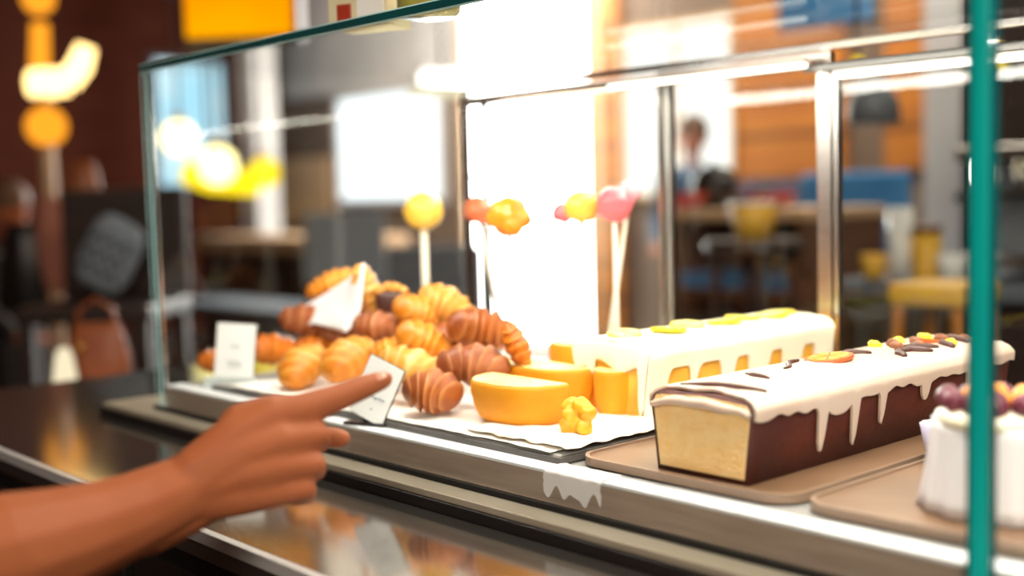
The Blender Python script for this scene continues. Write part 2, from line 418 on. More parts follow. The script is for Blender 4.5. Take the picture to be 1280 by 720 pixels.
def sheet(name, x0, x1, y0, y1, z, m, nx=90, ny=50, amp=.002, sc=18, drop=None, edge=.006, seed=0):
    bm = bmesh.new(); V = []
    for i in range(nx + 1):
        row = []
        for j in range(ny + 1):
            u, v = i / nx, j / ny
            e = edge * noise.noise(Vector((u * 9 + seed, 3.3, 0)))
            x = x0 + (x1 - x0) * u + edge * noise.noise(Vector((v * 8, 9.1 + seed, 0))) * (1 if u in (0, 1) else .3)
            y = y0 + e * (1 - v) + (y1 - y0) * v
            zz = z + amp * (1.0 + noise.noise(Vector((x * sc, y * sc * 1.6, seed))) + .5 * noise.noise(Vector((x * sc * 2.3, y * sc * 2, seed + 4))))
            if drop:
                y, zz = drop(x, y, zz)
            row.append(bm.verts.new((x, y, zz)))
        V.append(row)
    for i in range(nx):
        for j in range(ny): bm.faces.new((V[i][j], V[i + 1][j], V[i + 1][j + 1], V[i][j + 1]))
    o = obj(name, bm, m, smooth=True)
    s = o.modifiers.new('s', 'SOLIDIFY'); s.thickness = .0006; s.offset = 1
    return o
tag(sheet('parchment_paper', -1.56, -.885, ty0 - .003, 1.27, TZ - .0015, M['paper'], seed=2), 'white crinkled parchment sheet under the croissants and yellow cake slices', 'baking paper')
tag(sheet('parchment_paper', -1.04, -.868, GY + .046, 1.06, TZ + .0025, M['kraft'], nx=50, ny=40, amp=.0022, sc=30, seed=7), 'tan and cream wrinkled parchment in front of the lemon loaf', 'baking paper')

# rounded boards
def rrect(bm, x0, x1, y0, y1, z0, z1, r, n=8):
    pts = []
    for cx, cy, a0 in ((x1 - r, y1 - r, 0), (x0 + r, y1 - r, PI / 2), (x0 + r, y0 + r, PI), (x1 - r, y0 + r, 1.5 * PI)):
        for k in range(n + 1):
            a_ = a0 + PI / 2 * k / n; pts.append((cx + r * math.cos(a_), cy + r * math.sin(a_)))
    ring_skin(bm, [[(x, y, z0) for x, y in pts], [(x, y, z1) for x, y in pts]]); return bm
def board(label, x0, x1, y0, y1, z0, r=.03):
    t = thing('cake_board', label, 'cake board', (0, 0, 0))
    obj('board_top', rrect(bmesh.new(), x0 + .003, x1 - .003, y0 + .003, y1 - .003, z0, z0 + .006, r), M['board'], t)
    bm = bmesh.new()
    pts = lambda d: [(x, y) for x, y in _rp(x0 + d, x1 - d, y0 + d, y1 - d, r)]
    o_, i_ = pts(0), pts(.003)
    n = len(o_)
    A = [bm.verts.new((x, y, z0)) for x, y in o_]; B = [bm.verts.new((x, y, z0 + .0085)) for x, y in o_]
    C = [bm.verts.new((x, y, z0 + .0085)) for x, y in i_]; D = [bm.verts.new((x, y, z0)) for x, y in i_]
    for P, Q in ((A, B), (B, C), (C, D), (D, A)):
        for k in range(n): bm.faces.new((P[k], P[(k + 1) % n], Q[(k + 1) % n], Q[k]))
    obj('board_rim', bm, M['board_rim'], t); return t
def _rp(x0, x1, y0, y1, r, n=8):
    pts = []
    for cx, cy, a0 in ((x1 - r, y1 - r, 0), (x0 + r, y1 - r, PI / 2), (x0 + r, y0 + r, PI), (x1 - r, y0 + r, 1.5 * PI)):
        for k in range(n + 1):
            a_ = a0 + PI / 2 * k / n; pts.append((cx + r * math.cos(a_), cy + r * math.sin(a_)))
    return pts
LZ = 1.012
nc = at_z(940, 602, LZ)                        # near bottom corner of the brown loaf
lc = at_z(818, 578, LZ)
bc = at_z(985, 631, 1.0)
print('brown loaf corner', nc, lc, 'board', bc)
board('brown rounded cake board under the iced brown loaf', -.864, nc.x + .05, GY + .050, 1.50 - .09, ZS + .0005)
board('brown rounded cake board right of the iced loaf, under the white wrapped cake', nc.x + .06, -.13, GY + .05, 1.38, ZS + .0005)

# ------------------------------------------------------------------ LOAVES
def loaf_body(bm, w, L, h, taper=.008, seg=28):
    """loaf runs +y from y=0; x centred; rounded top; returns profile func"""
    def prof(s=0.0):
        w0 = w / 2 - taper - s; w1 = w / 2 - s; hh = h - s
        P = [(-w0, 0), (-w0 - (w1 - w0) * .5, hh * .45), (-w1, hh * .86), (-w1 + .004, hh * .94), (-w1 + .013, hh * .99)]
        for k in range(1, 8):
            u = -1 + 2 * k / 8; P.append(((w1 - .013) * u, hh * (.99 + .025 * (1 - u * u))))
        return P + [(-x, z) for x, z in P[:5]][::-1]
    rings = []
    for i in range(seg + 1):
        y = L * i / seg
        g = 1 if i < seg else .93
        rings.append([(x * g + .0008 * noise.noise(Vector((x * 50, y * 50, z * 50))), y, z * (1 if i < seg else .97) + (.001 * noise.noise(Vector((x * 60, y * 60, 5))) if z > 0 else 0)) for x, z in prof()])
    ring_skin(bm, rings)
    return bm
def icing(name, parent, w, L, h, m, left_drip, right_drip, y0=0.0, y1=None, front=None, t=.003, ny=160, taper=.008, front_edge=None):
    """continuous skin over the top that runs down both long sides by the drip functions"""
    y1 = L if y1 is None else y1
    w1 = w / 2 + .0012
    V = []; bm = bmesh.new()
    def side(z, s):  # x of side at height z
        k = min(1, max(0, z / (h * .86)))
        return s * (w / 2 - taper * (1 - k) + .0012)
    for j in range(ny + 1):
        v = j / ny
        dl, dr = left_drip(v), right_drip(v)
        P = []
        for k in range(11):
            z = h * .9 - dl * (1 - k / 10); P.append((side(z, -1) , z))
        P.append((-w1 + .005, h * .96)); P.append((-w1 + .014, h * 1.005))
        for k in range(1, 12):
            u = -1 + 2 * k / 12; P.append(((w1 - .014) * u, h * (1.005 + .03 * (1 - u * u)) + .0012 * noise.noise(Vector((u * 3, v * 14, 0)))))
        P.append((w1 - .014, h * 1.005)); P.append((w1 - .005, h * .96))
        for k in range(11):
            z = h * .9 - dr * (k / 10); P.append((side(z, 1), z))
        row = []
        for k, (x, z) in enumerate(P):
            yy = y0 + (y1 - y0) * v
            if front_edge and v < .12: yy += front_edge(x / w1) * (1 - v / .12)
            row.append(bm.verts.new((x, yy, z)))
        V.append(row)
    for a_, b_ in zip(V, V[1:]):
        for k in range(len(a_) - 1): bm.faces.new((a_[k], a_[k + 1], b_[k + 1], b_[k]))
    o = obj(name, bm, m, parent, smooth=True)
    s = o.modifiers.new('s', 'SOLIDIFY'); s.thickness = t; s.offset = 1 if True else -1
    sm = o.modifiers.new('b', 'BEVEL'); sm.width = .0015; sm.segments = 2; sm.limit_method = 'ANGLE'; sm.angle_limit = 1.0
    return o
def bump_fn(cs, base, wob=.002, seed=0):
    def f_(v):
        d = base + wob * noise.noise(Vector((v * 22, seed, 0)))
        for c, wd, dep in cs:
            q = abs(v - c) / wd
            if q < 1: d = max(d, base + dep * (1 - q ** 2.6))
        return max(.001, d)
    return f_

# brown iced loaf
W1 = (nc - lc).length * .0 + (nc.x - lc.x); H1 = .078; L1 = .50
bl = thing('loaf_cake', 'dark brown loaf cake with white dripping icing and cream cut face', 'loaf cake', (nc.x - W1 / 2, nc.y, LZ - .0055 + .0))
bl.location.z = ZS + .0068
W1 = W1 + .006
obj('crust', loaf_body(bmesh.new(), W1, L1, H1), M['loaf_crust'], bl, smooth=True)
# cut face
cf = bmesh.new()
P = [(-W1 / 2 + .0115, .005), (W1 / 2 - .0115, .005), (W1 / 2 - .0042, H1 * .86), (W1 / 2 - .008, H1 * .94), (0, H1 * .985), (-W1 / 2 + .008, H1 * .94), (-W1 / 2 + .0042, H1 * .86)]
ring_skin(cf, [[(x, .004, z) for x, z in P], [(x, -.0012, z) for x, z in P]])
obj('cut_face', cf, M['crumb'], bl)
rd = bump_fn([(.215, .016, .045), (.33, .013, .048), (.43, .012, .034), (.60, .02, .02), (.8, .02, .03), (.27, .05, .012)], .010, .008, 3)
ld = bump_fn([(.3, .03, .02)], .01, .006, 8)
fe = lambda u: .004 + .010 * noise.noise(Vector((u * 2.2, 5, 0))) - .008 * (u > .55) * (u - .55) + .0
icing('icing', bl, W1, L1, H1, M['icing'], ld, rd, y0=.0, y1=L1 - .006, front_edge=fe)
# icing ribbon drooping over the front edge
rb = tb([(W1 / 2 * u, -.003 - .002 * math.sin(u * 7), H1 * (1.02 - .10 * abs(u) ** 3) - .004 - .005 * (1 + noise.noise(Vector((u * 3, 1, 1))))) for u in [-.95 + 1.9 * k / 24 for k in range(25)]],
        [.003 + .0022 * math.sin(PI * k / 24) + .001 * noise.noise(Vector((k * .5, 0, 0))) for k in range(25)], n=10)
obj('icing_edge', rb, M['icing'], bl, smooth=True)
# chocolate swirls along the icing
def streak(pts, r, m, par, name='swirl'):
    return obj(name, tb(pts, [r * (.35 + .65 * math.sin(PI * (k + .5) / len(pts))) for k in range(len(pts))], n=8), m, par, smooth=True)
def topz(x): 
    u = x / (W1 / 2 - .013); return H1 * (1.005 + .03 * max(0, 1 - u * u)) + .0042
def top_streak(x0, y0, x1, y1, r, wav=.003):
    return [(x0 + (x1 - x0) * t_ + wav * math.sin(t_ * 9), y0 + (y1 - y0) * t_, topz(x0 + (x1 - x0) * t_) - .0006) for t_ in [k / 14 for k in range(15)]]
hw = W1 / 2
for q in ((-hw * .55, .012, hw * .80, .035, .0022), (hw * .25, .085, -hw * .4, .10, .002), (-hw * .2, .15, -hw * .75, .22, .002),
          (-hw * .55, .27, -hw * .1, .30, .003), (hw * .1, .33, hw * .55, .36, .0032), (-hw * .1, .36, hw * .4, .39, .003),
          (hw * .55, .30, hw * .2, .33, .003), (hw * .6, .40, hw * .1, .43, .0035), (hw * .5, .45, -hw * .2, .47, .0035)):
    streak(top_streak(*q[:4], 0), q[4] * 1.6, M['choc'], bl, 'chocolate_swirl')
def slice_disc(name, par, c, r, rim, flesh, t=.004, tilt=(0, 0, 0), half=False):
    e = obj(name, bmesh.new(), rim, par)
    bm = bmesh.new(); n = 28; th = PI if half else 2 * PI
    ring = [(r * math.cos(th * k / n), r * math.sin(th * k / n)) for k in range(n + (1 if half else 0))]
    ring_skin(bm, [[(x, y, 0) for x, y in ring], [(x * 1.02, y * 1.02, t * .5) for x, y in ring], [(x, y, t) for x, y in ring]])
    bm.to_mesh(e.data); bm.free()
    e.location = c; e.rotation_euler = tilt
    bm = bmesh.new(); ri = r * .84
    for s in range(4 if half else 8):
        a0 = s * PI / 4 + .07; a1 = (s + 1) * PI / 4 - .07
        pts = [(ri * .12 * math.cos((a0 + a1) / 2), ri * .12 * math.sin((a0 + a1) / 2))] + [(ri * math.cos(a0 + (a1 - a0) * k / 5), ri * math.sin(a0 + (a1 - a0) * k / 5)) for k in range(6)]
        ring_skin(bm, [[(x, y, t) for x, y in pts], [(x, y, t + .0008) for x, y in pts]])
    obj('flesh', bm, flesh, e)
    return e
slice_disc('orange_slice', bl, (-hw * .25, .235, topz(-hw * .25) - .002), .026, M['orange_skin'], M['orange'], tilt=(.05, -.12, .5))
slice_disc('orange_slice', bl, (hw * .15, .415, topz(hw * .15) - .001), .02, M['orange_skin'], M['orange'], tilt=(-.3, .15, 1.2), half=True)
for k, (x, y) in enumerate(((-.6, .36), (-.35, .375), (-.1, .355), (-.5, .40), (-.2, .41), (.1, .38), (.4, .42), (-.05, .45), (.35, .46), (-.4, .45))):
    bm = sp((x * hw, y, topz(x * hw) + .001), .007, 1.3, .8, .7, lump=.35, ls=180, seed=k)
    obj('pecan' if k % 3 else 'candied_peel', bm, M['nut'] if k % 3 else M['lemon_rind'], bl, smooth=True)

# lemon loaf
ZL = TZ + .0035
n2 = at_z(806, 523, ZL); W2 = .118; L2 = .375; H2 = .082
print('lemon loaf', n2)
ll = thing('loaf_cake', 'pale lemon loaf cake under cream icing topped with lemon slices', 'loaf cake', (n2.x - W2 / 2 + .008, n2.y, ZL))
obj('crumb', loaf_body(bmesh.new(), W2, L2, H2, .010), M['lemon_cake'], ll, smooth=True)
base = .016
gaps = [(.15, .072), (.30, .078), (.47, .05), (.66, .05), (.85, .05)]
def rdl(v):
    d = .075
    for c, wd in gaps:
        q = abs(v - c) / wd
        if q < 1: d = min(d, .018 + .055 * q ** 7)
    if v > .1: d = min(d, .040 + .02 * abs(math.sin(v * 17)))
    return d
icing('icing', ll, W2, L2, H2, M['icing_cream'], bump_fn([(.2, .04, .03), (.5, .04, .02), (.8, .04, .04)], .015, .004, 1), rdl, y0=-.002, y1=L2 - .004, t=.004, taper=.010)
# icing apron over the near end
bm = bmesh.new(); rows = []
for i in range(41):
    u = -1 + 2 * i / 40
    zt = H2 * (1.035 - .05 * abs(u) ** 4)
    dep = .028 + .006 * math.sin(u * 5)
    for c, wd, dd in ((-.55, .13, .012), (.28, .13, .03), (.93, .14, .052)):
        q = abs(u - c) / wd
        if q < 1: dep = max(dep, .028 + dd * (1 - q ** 2.4))
    row = []
    for k in range(9):
        z = zt - dep * k / 8; hwz = W2 / 2 - .010 * (1 - min(1, z / (H2 * .86)))
        row.append(bm.verts.new((u * (hwz + .001), -.0025 - .0012 * math.sin(PI * k / 8), z)))
    rows.append(row)
for a_, b_ in zip(rows, rows[1:]):
    for k in range(8): bm.faces.new((a_[k], a_[k + 1], b_[k + 1], b_[k]))
o = obj('icing_apron', bm, M['icing_cream'], ll, smooth=True)
s = o.modifiers.new('s', 'SOLIDIFY'); s.thickness = .003; s.offset = 0
for k, (x, y, r, tx, ty) in enumerate(((-.18, .035, .021, .1, .1), (.12, .095, .022, -.1, .05), (-.15, .150, .022, .1, -.06), (.12, .205, .023, -.12, .05), (-.12, .262, .023, .1, .04), (.15, .305, .022, -.1, .1), (-.1, .345, .02, .05, 0))):
    slice_disc('lemon_slice', ll, (x * W2 / 2, y, H2 * 1.03 + .0035 + .001 * (k % 2)), r, M['lemon_rind'], M['lemon_flesh'], t=.0045, tilt=(tx, ty, k * .7))

# ------------------------------------------------------------------ YELLOW CAKE SLICES
def half_moon(label, c, w, d, h, rz, group='yellow half-moon cake slices', tilt=0, squash=.82):
    t = thing('cake_slice', label, 'cake slice', c, rz, group); t.rotation_euler = (tilt, 0, rz)
    n = 40
    def outline(s, ins=0):
        P = []
        for k in range(n + 1):
            a_ = PI + PI * k / n
            ex = 0.75
            P.append(((w / 2 * s - ins) * (abs(math.cos(a_)) ** ex) * (1 if math.cos(a_) > 0 else -1), (d * s - ins) * (-abs(math.sin(a_)) ** .9) + d * .5))
        return P
    bm = bmesh.new(); rings = []
    for zz, s in ((0, squash), (.10, squash + .06), (.35, .95), (.7, 1.0), (.92, 1.0), (.985, .985), (1.0, .965)):
        rings.append([(x + .0008 * noise.noise(Vector((x * 60, zz * 3, 1))), y, zz * h) for x, y in outline(s)])
    ring_skin(bm, rings); obj('crust', bm, M['lemon_crust'], t, smooth=True)
    bm = bmesh.new(); O = outline(.955)
    ring_skin(bm, [[(x, y - .0004, h - .001) for x, y in O], [(x, y - .0006, h + .0012 + .0008 * noise.noise(Vector((x * 80, y * 80, 0)))) for x, y in O]])
    obj('cut_top', bm, M['lemon_top'], t)
    return t
TP = TZ + .004
def g(px, py, z=TP): return at_z(px, py, z)
v = g(628, 528); half_moon('largest yellow half-moon cake slice, nearest the glass', (v.x, v.y + .012, TP), .138, .062, .046, -.02)
v = g(697, 512); half_moon('yellow half-moon cake slice with pale top, behind the nearest one', (v.x - .040, v.y + .008, TP), .150, .055, .050, -.10)
v = g(712, 494); half_moon('small yellow half-moon cake slice at the back of the three, near the cake pop stick', (v.x - .045, v.y + .045, TP), .085, .045, .060, -.25)
v = g(756, 520); half_moon('upright yellow cake slice leaning by the lemon loaf end', (v.x - .004, v.y + .02, TP), .052, .05, .052, .15)
bm = bmesh.new(); v = g(712, 543)
for k, (dx, dy, dz, r) in enumerate(((0, 0, .010, .013), (-.012, .004, .028, .010), (.006, .002, .030, .011), (.016, 0, .024, .010), (-.016, 0, .008, .009), (.014, -.003, .008, .010), (-.002, -.008, .018, .010), (-.006, -.006, .006, .010))):
    sphere(bm, (dx, dy, dz), r, lump=.3, ls=90, seed=k)
o = tag(obj('curd_dollop', bm, M['scramble'], loc=(v.x, v.y + .012, TP), smooth=True), 'lumpy bright yellow dollop in front of the yellow cake slices', 'dollop')
rm = o.modifiers.new('r', 'REMESH'); rm.mode = 'VOXEL'; rm.voxel_size = .0016; rm.use_smooth_shade = True
sm = o.modifiers.new('s', 'SMOOTH'); sm.iterations = 5

# ------------------------------------------------------------------ CROISSANTS
def croissant_mesh(L=.09, Rr=.024, bend=.9, layers=7, seed=0, flat=.82):
    nU, nV = 96, 36
    me = bpy.data.meshes.new('croissant'); V = []; F_ = []; att = []
    for i in range(nU + 1):
        t_ = -1 + 2 * i / nU
        ang = t_ * bend; RA = L / (2 * bend) if bend > .05 else 1e3
        c = Vector((RA * math.sin(ang), RA * (math.cos(ang) - 1) if bend > .05 else 0, 0)); 
        tg = Vector((math.cos(ang), -math.sin(ang), 0)); nr = Vector((math.sin(ang), math.cos(ang), 0))
        for j in range(nV):
            th = 2 * PI * j / nV
            tt = max(0, min(1, abs(t_) + .07 * math.sin(th + seed) * (1 - abs(t_))))
            env = (max(0, 1 - tt ** 2.2)) ** .62
            env = .22 * math.sqrt(max(0, 1 - t_ ** 10)) + .78 * env
            s = tt * layers; fr = s - math.floor(s)
            step = (1 - fr) ** 1.1
            r = Rr * env * (1 - .22 + .26 * step) * (1 + .06 * noise.noise(Vector((t_ * 3, math.cos(th), seed))))
            co = c + nr * (r * math.cos(th)) + Vector((0, 0, 1)) * (r * flat * math.sin(th))
            V.append(co); att.append(max(0, min(1, (.36 - fr) * 2.4)) * min(.8, .55 + .6 * noise.noise(Vector((t_ * 5, th, seed)))))
    for i in range(nU):
        for j in range(nV):
            F_.append((i * nV + j, i * nV + (j + 1) % nV, (i + 1) * nV + (j + 1) % nV, (i + 1) * nV + j))
    F_.append(tuple(range(nV))[::-1]); F_.append(tuple(nU * nV + j for j in range(nV)))
    me.from_pydata([tuple(x) for x in V], [], F_)
    a_ = me.attributes.new('ridge', 'FLOAT', 'POINT')
    for k, x in enumerate(att): a_.data[k].value = x
    for p in me.polygons: p.use_smooth = True
    me.update(); return me
def put_croissant(label, px, py, y, L, Rr, bend, m, rot, seed, layers=2.7, name='croissant', cat='croissant'):
    me = croissant_mesh(L * 1.05, Rr * 1.27, bend, layers, seed); me.materials.append(M['crust%d' % m]); p = at_y(px, py, y); p.z = max(p.z, TZ + .004 + Rr * 1.27 * .84)
    o = link(bpy.data.objects.new(name, me))
    o.location = p; o.rotation_euler = rot
    tag(o, label, cat, 'croissants heaped on the parchment'); return o
# px, py of the centre, height of the centre
VA = math.radians(48)      # turning of the view: rz = VA points the long axis across the picture
C = [
 ('small orange croissant tip behind the upright price card, leftmost of the heap', 268, 452, 0.875, .05, .018, .5, 3, (0, 0, VA), 1),
 ('curved dark orange croissant just right of the upright price card', 342, 437, 0.930, .085, .023, 1.0, 3, (.1, .15, VA + .3), 2),
 ('golden croissant pointing its blunt end at the glass, above the thumb', 378, 460, 0.900, .090, .0250, .35, 0, (.0, -.35, VA + 1.25), 3),
 ('golden croissant lying directly behind the pointing index finger', 437, 450, 0.920, .092, .0275, .45, 0, (.1, -.25, VA + 1.0), 4),
 ('large reddish brown croissant under the white tissue', 396, 402, 0.985, .112, .0260, .5, 4, (0, .15, VA - .1), 5),
 ('orange croissant on top of the heap behind the tissue, left of its peak', 414, 356, 1.030, .080, .0210, .5, 0, (0, -.38, VA), 6),
 ('yellow croissant standing on end right of the tissue peak', 459, 362, 1.000, .075, .0190, .3, 2, (0, 1.25, VA + .2), 7),
 ('tan croissant below the chocolate pastry in the middle of the heap', 473, 408, 0.980, .072, .0215, .3, 4, (0, .1, VA - .2), 8),
 ('golden croissant right of the chocolate pastry, level with it', 522, 392, 1.010, .070, .0230, .5, 0, (.2, .45, VA + .5), 9),
 ('pale golden croissant at the back top, beside the lone yellow pop stick', 557, 382, 1.050, .078, .0260, .6, 2, (.1, .5, VA - .1), 10),
 ('croissant with pale glazed shoulder in the middle of the heap, above the coiled one', 530, 428, 0.970, .075, .0250, .5, 0, (.1, .5, VA + .2), 11),
 ('dark brown croissant at the upper right end of the heap', 600, 412, 1.020, .082, .0290, .6, 1, (0, .25, VA + .1), 12),
 ('swirled umber brown croissant at the lower right of the heap, behind the largest yellow slice', 592, 455, 0.950, .088, .0250, .8, 4, (.35, .1, VA - .15), 13),
 ('small orange croissant peeking above the tilted price card', 486, 438, 0.950, .052, .0170, .3, 0, (0, -.2, VA), 14),
 ('flaky tan croissant right behind the tilted price card', 518, 460, 0.920, .095, .0240, .5, 2, (.2, .35, VA - .3), 15),
 ('short coiled croissant on the paper between the tilted card and the largest yellow slice', 540, 496, 0.885, .070, .0250, .6, 1, (.3, .1, VA - .25), 16),
 ('reddish brown croissant wedged below the tissue, right of the large one', 436, 412, 1.000, .085, .0240, .4, 4, (0, .2, VA + .2), 18),
 ('dark brown croissant wedged beneath the pale golden one at the back', 566, 424, 1.030, .080, .0240, .4, 1, (0, .1, VA + .4), 19),
 ('dark orange croissant behind the golden pair at the left of the heap', 404, 436, 0.980, .085, .0220, .4, 3, (0, .1, VA - .1), 20),
 ('small dark orange croissant end standing right of the cake pop stick', 646, 432, 0.990, .060, .0150, .3, 3, (0, 1.2, VA), 17),
 ('orange brown croissant deep in the heap behind the golden pair', 420, 430, 1.02, .085, .026, .4, 3, (0, 0, VA), 21),
 ('brown croissant deep in the heap behind the flaky tan one', 505, 442, 1.03, .090, .026, .4, 4, (0, .1, VA + .3), 22),
 ('umber croissant at the bottom of the heap behind the swirled one', 560, 446, 1.03, .090, .026, .4, 1, (0, 0, VA - .3), 23),
 ('dark croissant inside the heap under the chocolate pastry', 480, 398, 1.05, .090, .026, .4, 1, (0, 0, VA), 24),
 ('dark orange croissant inside the heap under the tissue peak', 440, 385, 1.05, .085, .026, .4, 3, (0, .2, VA), 25),
 ('tan croissant inside the heap between the two golden back ones', 538, 408, 1.06, .085, .025, .4, 4, (0, .1, VA + .2), 26),
]
for (lab, px, py, z, L, Rr, bd, m, rot, sd) in C:
    put_croissant(lab, px, py, z, L, Rr, bd, m, rot, sd)
# extra support layer hidden behind the visible ones
for k, (px, py, z) in enumerate(((420, 425, 1.040), (470, 430, 1.038), (560, 415, 1.040))):
    pass
# chocolate pastry with light lumps
p = at_y(490, 378, 1.015)
t = thing('chocolate_pastry', 'dark chocolate pastry with pale cream lumps at the top of the heap', 'pastry', p, VA)
bm = bx(-.022, .022, -.018, .018, -.022, .018, bev=.008, seg=3); obj('pastry_body', bm, M['choc'], t, smooth=True)
for k, (x, z, r) in enumerate(((-.016, .018, .009), (-.005, .022, .008), (.006, .021, .009), (.016, .014, .009), (.021, .004, .007))):
    obj('cream_lump', sp((x, -.006, z), r, lump=.2, ls=120, seed=k), M['crust2'], t, smooth=True)

# ------------------------------------------------------------------ TISSUE (folded napkin over the croissants)
bm = bmesh.new()
def tz(px, py, y): return at_y(px, py, y)
A = [tz(360, 400, .985), tz(382, 382, .99), tz(404, 369, 1.0), tz(432, 351, 1.0), tz(456, 328, .995)]
B = [tz(366, 405, .975), tz(390, 394, .975), tz(412, 388, .975), tz(436, 380, .975), tz(454, 368, .975)]
Cc = [tz(371, 408, .97), tz(396, 405, .965), tz(414, 410, .96), tz(432, 416, .955), tz(449, 400, .97)]
rows = []
for k in range(21):
    u = k / 20; row = []
    i = min(3, int(u * 4)); fr = u * 4 - i
    a_, b_, c_ = (Q[i].lerp(Q[i + 1], fr) for Q in (A, B, Cc))
    for j in range(13):
        v_ = j / 12
        q = a_ * (1 - v_) ** 2 + b_ * 2 * v_ * (1 - v_) + c_ * v_ ** 2
        n_ = noise.noise(Vector((u * 5, v_ * 3, 2))) * .005
        tow = (CAM - q).normalized()
        row.append(bm.verts.new(q + tow * (.014 + n_)))
    rows.append(row)
for a_, b_ in zip(rows, rows[1:]):
    for k in range(12): bm.faces.new((a_[k], a_[k + 1], b_[k + 1], b_[k]))
o = tag(obj('tissue', bm, M['napkin'], smooth=True), 'white tissue draped in a peak over the heaped croissants', 'tissue')
s = o.modifiers.new('s', 'SOLIDIFY'); s.thickness = .0012; s.offset = 0

# hanging scrap of paper over shelf lip
bm = bmesh.new(); rows = []
q0 = at_y(680, 600, GY + .0118); q1 = at_y(752, 615, GY + .0118)
for i in range(31):
    u = i / 30; x = q0.x + (q1.x - q0.x) * u
    dep = .022 + .012 * noise.noise(Vector((u * 6, 3, 0))) + .004 * math.sin(u * 20)
    row = []
    for k in range(14):
        s_ = k / 13
        if s_ < .5: y = GY + .040 - .0285 * (s_ / .5); z = ZS + .0012 + .001 * noise.noise(Vector((u * 9, s_ * 6, 0)))
        else: y = GY + .0112 - .0004 * (k % 2); z = ZS - dep * (s_ - .5) / .5
        row.append(bm.verts.new((x + .004 * noise.noise(Vector((s_ * 5, i * .02, 7))), y, z)))
    rows.append(row)
for a_, b_ in zip(rows, rows[1:]):
    for k in range(13): bm.faces.new((a_[k], a_[k + 1], b_[k + 1], b_[k]))
o = tag(obj('paper_scrap', bm, M['napkin'], smooth=True), 'torn white paper scrap hanging over the front edge of the shelf', 'paper')

# ------------------------------------------------------------------ PRICE CARDS
def price_card(label, corners_c, w, h, loc, rz, lean, roll, marks):
    t = thing('price_card', label, 'price card', loc, rz)
    c = obj('card', bx(-w / 2, w / 2, -.0006, .0006, 0, h), M['card'], t)
    c.rotation_euler = (lean, roll, 0)
    obj('backing', bx(-w / 2 - .0008, w / 2 + .0012, .0007, .0016, -.0005, h + .0008), M['black'], c)
    bm = bmesh.new()
    for (x0, x1, z) in marks:
        n = 7
        pts = [(w * (x0 + (x1 - x0) * k / n), -.0010, h * z + .0012 * math.sin(k * 2.1)) for k in range(n + 1)]
        tube(bm, pts, .0006, 5)
    obj('writing', bm, M['ink'], c)
    return t, c
v = at_z(291, 476, ZS + .010)
t, c = price_card('white upright price card on a clear stand at the left end of the case', None, .064, .090, (v.x, v.y, ZS + .0052), math.radians(32), -.14, .05, ((-.12, .12, .62), (-.2, .18, .36), (-.15, .2, .30)))
obj('stand_base', bx(-.045, .045, -.016, .018, -.005, .0, bev=.0015), M['acrylic'], t)
obj('stand_lip', bx(-.042, .042, -.010, -.006, 0, .012, bev=.001), M['acrylic'], t)
v = at_y(456, 527, GY + .024)
t, c = price_card('white tilted price card right at the tip of the pointing finger', None, .050, .074, (v.x, GY + .024, ZS + .0095), math.radians(22), -.16, .40, ((-.25, .0, .40), (.02, .12, .38), (.14, .32, .40), (-.2, .2, .66)))
obj('stand_base', bx(-.030, .030, -.003, .010, -.0085, -.0055, bev=.001), M['black'], t)
obj('stand_clip', bx(-.004, .010, .0015, .004, -.006, .012, bev=.0005), M['black'], t)

# ------------------------------------------------------------------ CAKE POPS
def cake_pop(label, px, py, y, r, m, foot=None, lump=.05, stem=None, petals=0, sr=.0035, stick_to=ZS + .006, lean=(0, 0)):
    top = at_y(px, py, y)
    t = thing('cake_pop', label, 'cake pop', (top.x + lean[0], y + lean[1], ZS), 0, 'cake pops standing behind the pastries')
    L = Vector((-lean[0], -lean[1], top.z - ZS))
    obj('stick', tb([(0, 0, .0065), L * .5, L - Vector((0, 0, r * .2))], sr, n=12), M['stick'], t, smooth=True)
    bm = sp(L, r, 1, 1, .95, u=28, v=18, lump=lump, ls=70, seed=px)
    if petals:
        for k in range(petals):
            a_ = 2 * PI * k / petals + .3
            sphere(bm, L + Vector((math.cos(a_) * r * .85, math.sin(a_) * r * .4, -r * .35 + r * .25 * math.sin(a_ * 2))), r * .55, lump=.2, ls=90, seed=k)
    o = obj('cake_ball', bm, m, t, smooth=True)
    if petals:
        rm = o.modifiers.new('r', 'REMESH'); rm.mode = 'VOXEL'; rm.voxel_size = .0014; rm.use_smooth_shade = True
    if stem:
        dx, dz = stem
        obj('stem', tb([L + Vector((0, 0, r * .8)), L + Vector((dx * .4, 0, r + dz * .4)), L + Vector((dx, 0, r + dz))], [.0013, .001, .0008], n=6), M['stem'], t)
    obj('foot', lt([(.018, 0), (.018, .004), (.008, .006)], n=24), M['white'], t)
    return t
cake_pop('lone round yellow cake pop left of the bright window', 529, 264, 1.18, 0.0318, M['pop_yellow'], sr=.0058)
cake_pop('coral cake pop with a thin stem, left of the orange ruffled one', 598, 263, 1.22, 0.0228, M['pop_coral'], lump=.2, stem=(-.022, .045), lean=(.03, .03))
cake_pop('orange ruffled cake pop with a thin stem, before the bright window', 636, 268, 1.14, 0.0275, M['pop_orange'], lump=.15, petals=6, stem=(-.005, .05))
cake_pop('small pink cake pop tucked left behind the yellow one', 704, 266, 1.30, 0.0180, M['pop_pink'], lump=.15, lean=(.02, .01))
cake_pop('round yellow cake pop right of the bright window among pink ones', 726, 258, 1.22, 0.0246, M['pop_yellow'], stem=(.004, .012))
cake_pop('large pink cake pop at the right end of the row', 768, 256, 1.24, 0.0258, M['pop_pink'], lump=.2, lean=(.0, 0))
cake_pop('light pink cake pop at the far right, above the large pink one', 786, 240, 1.30, 0.0168, M['pop_lightpink'], lump=.1, lean=(-.055, .0))

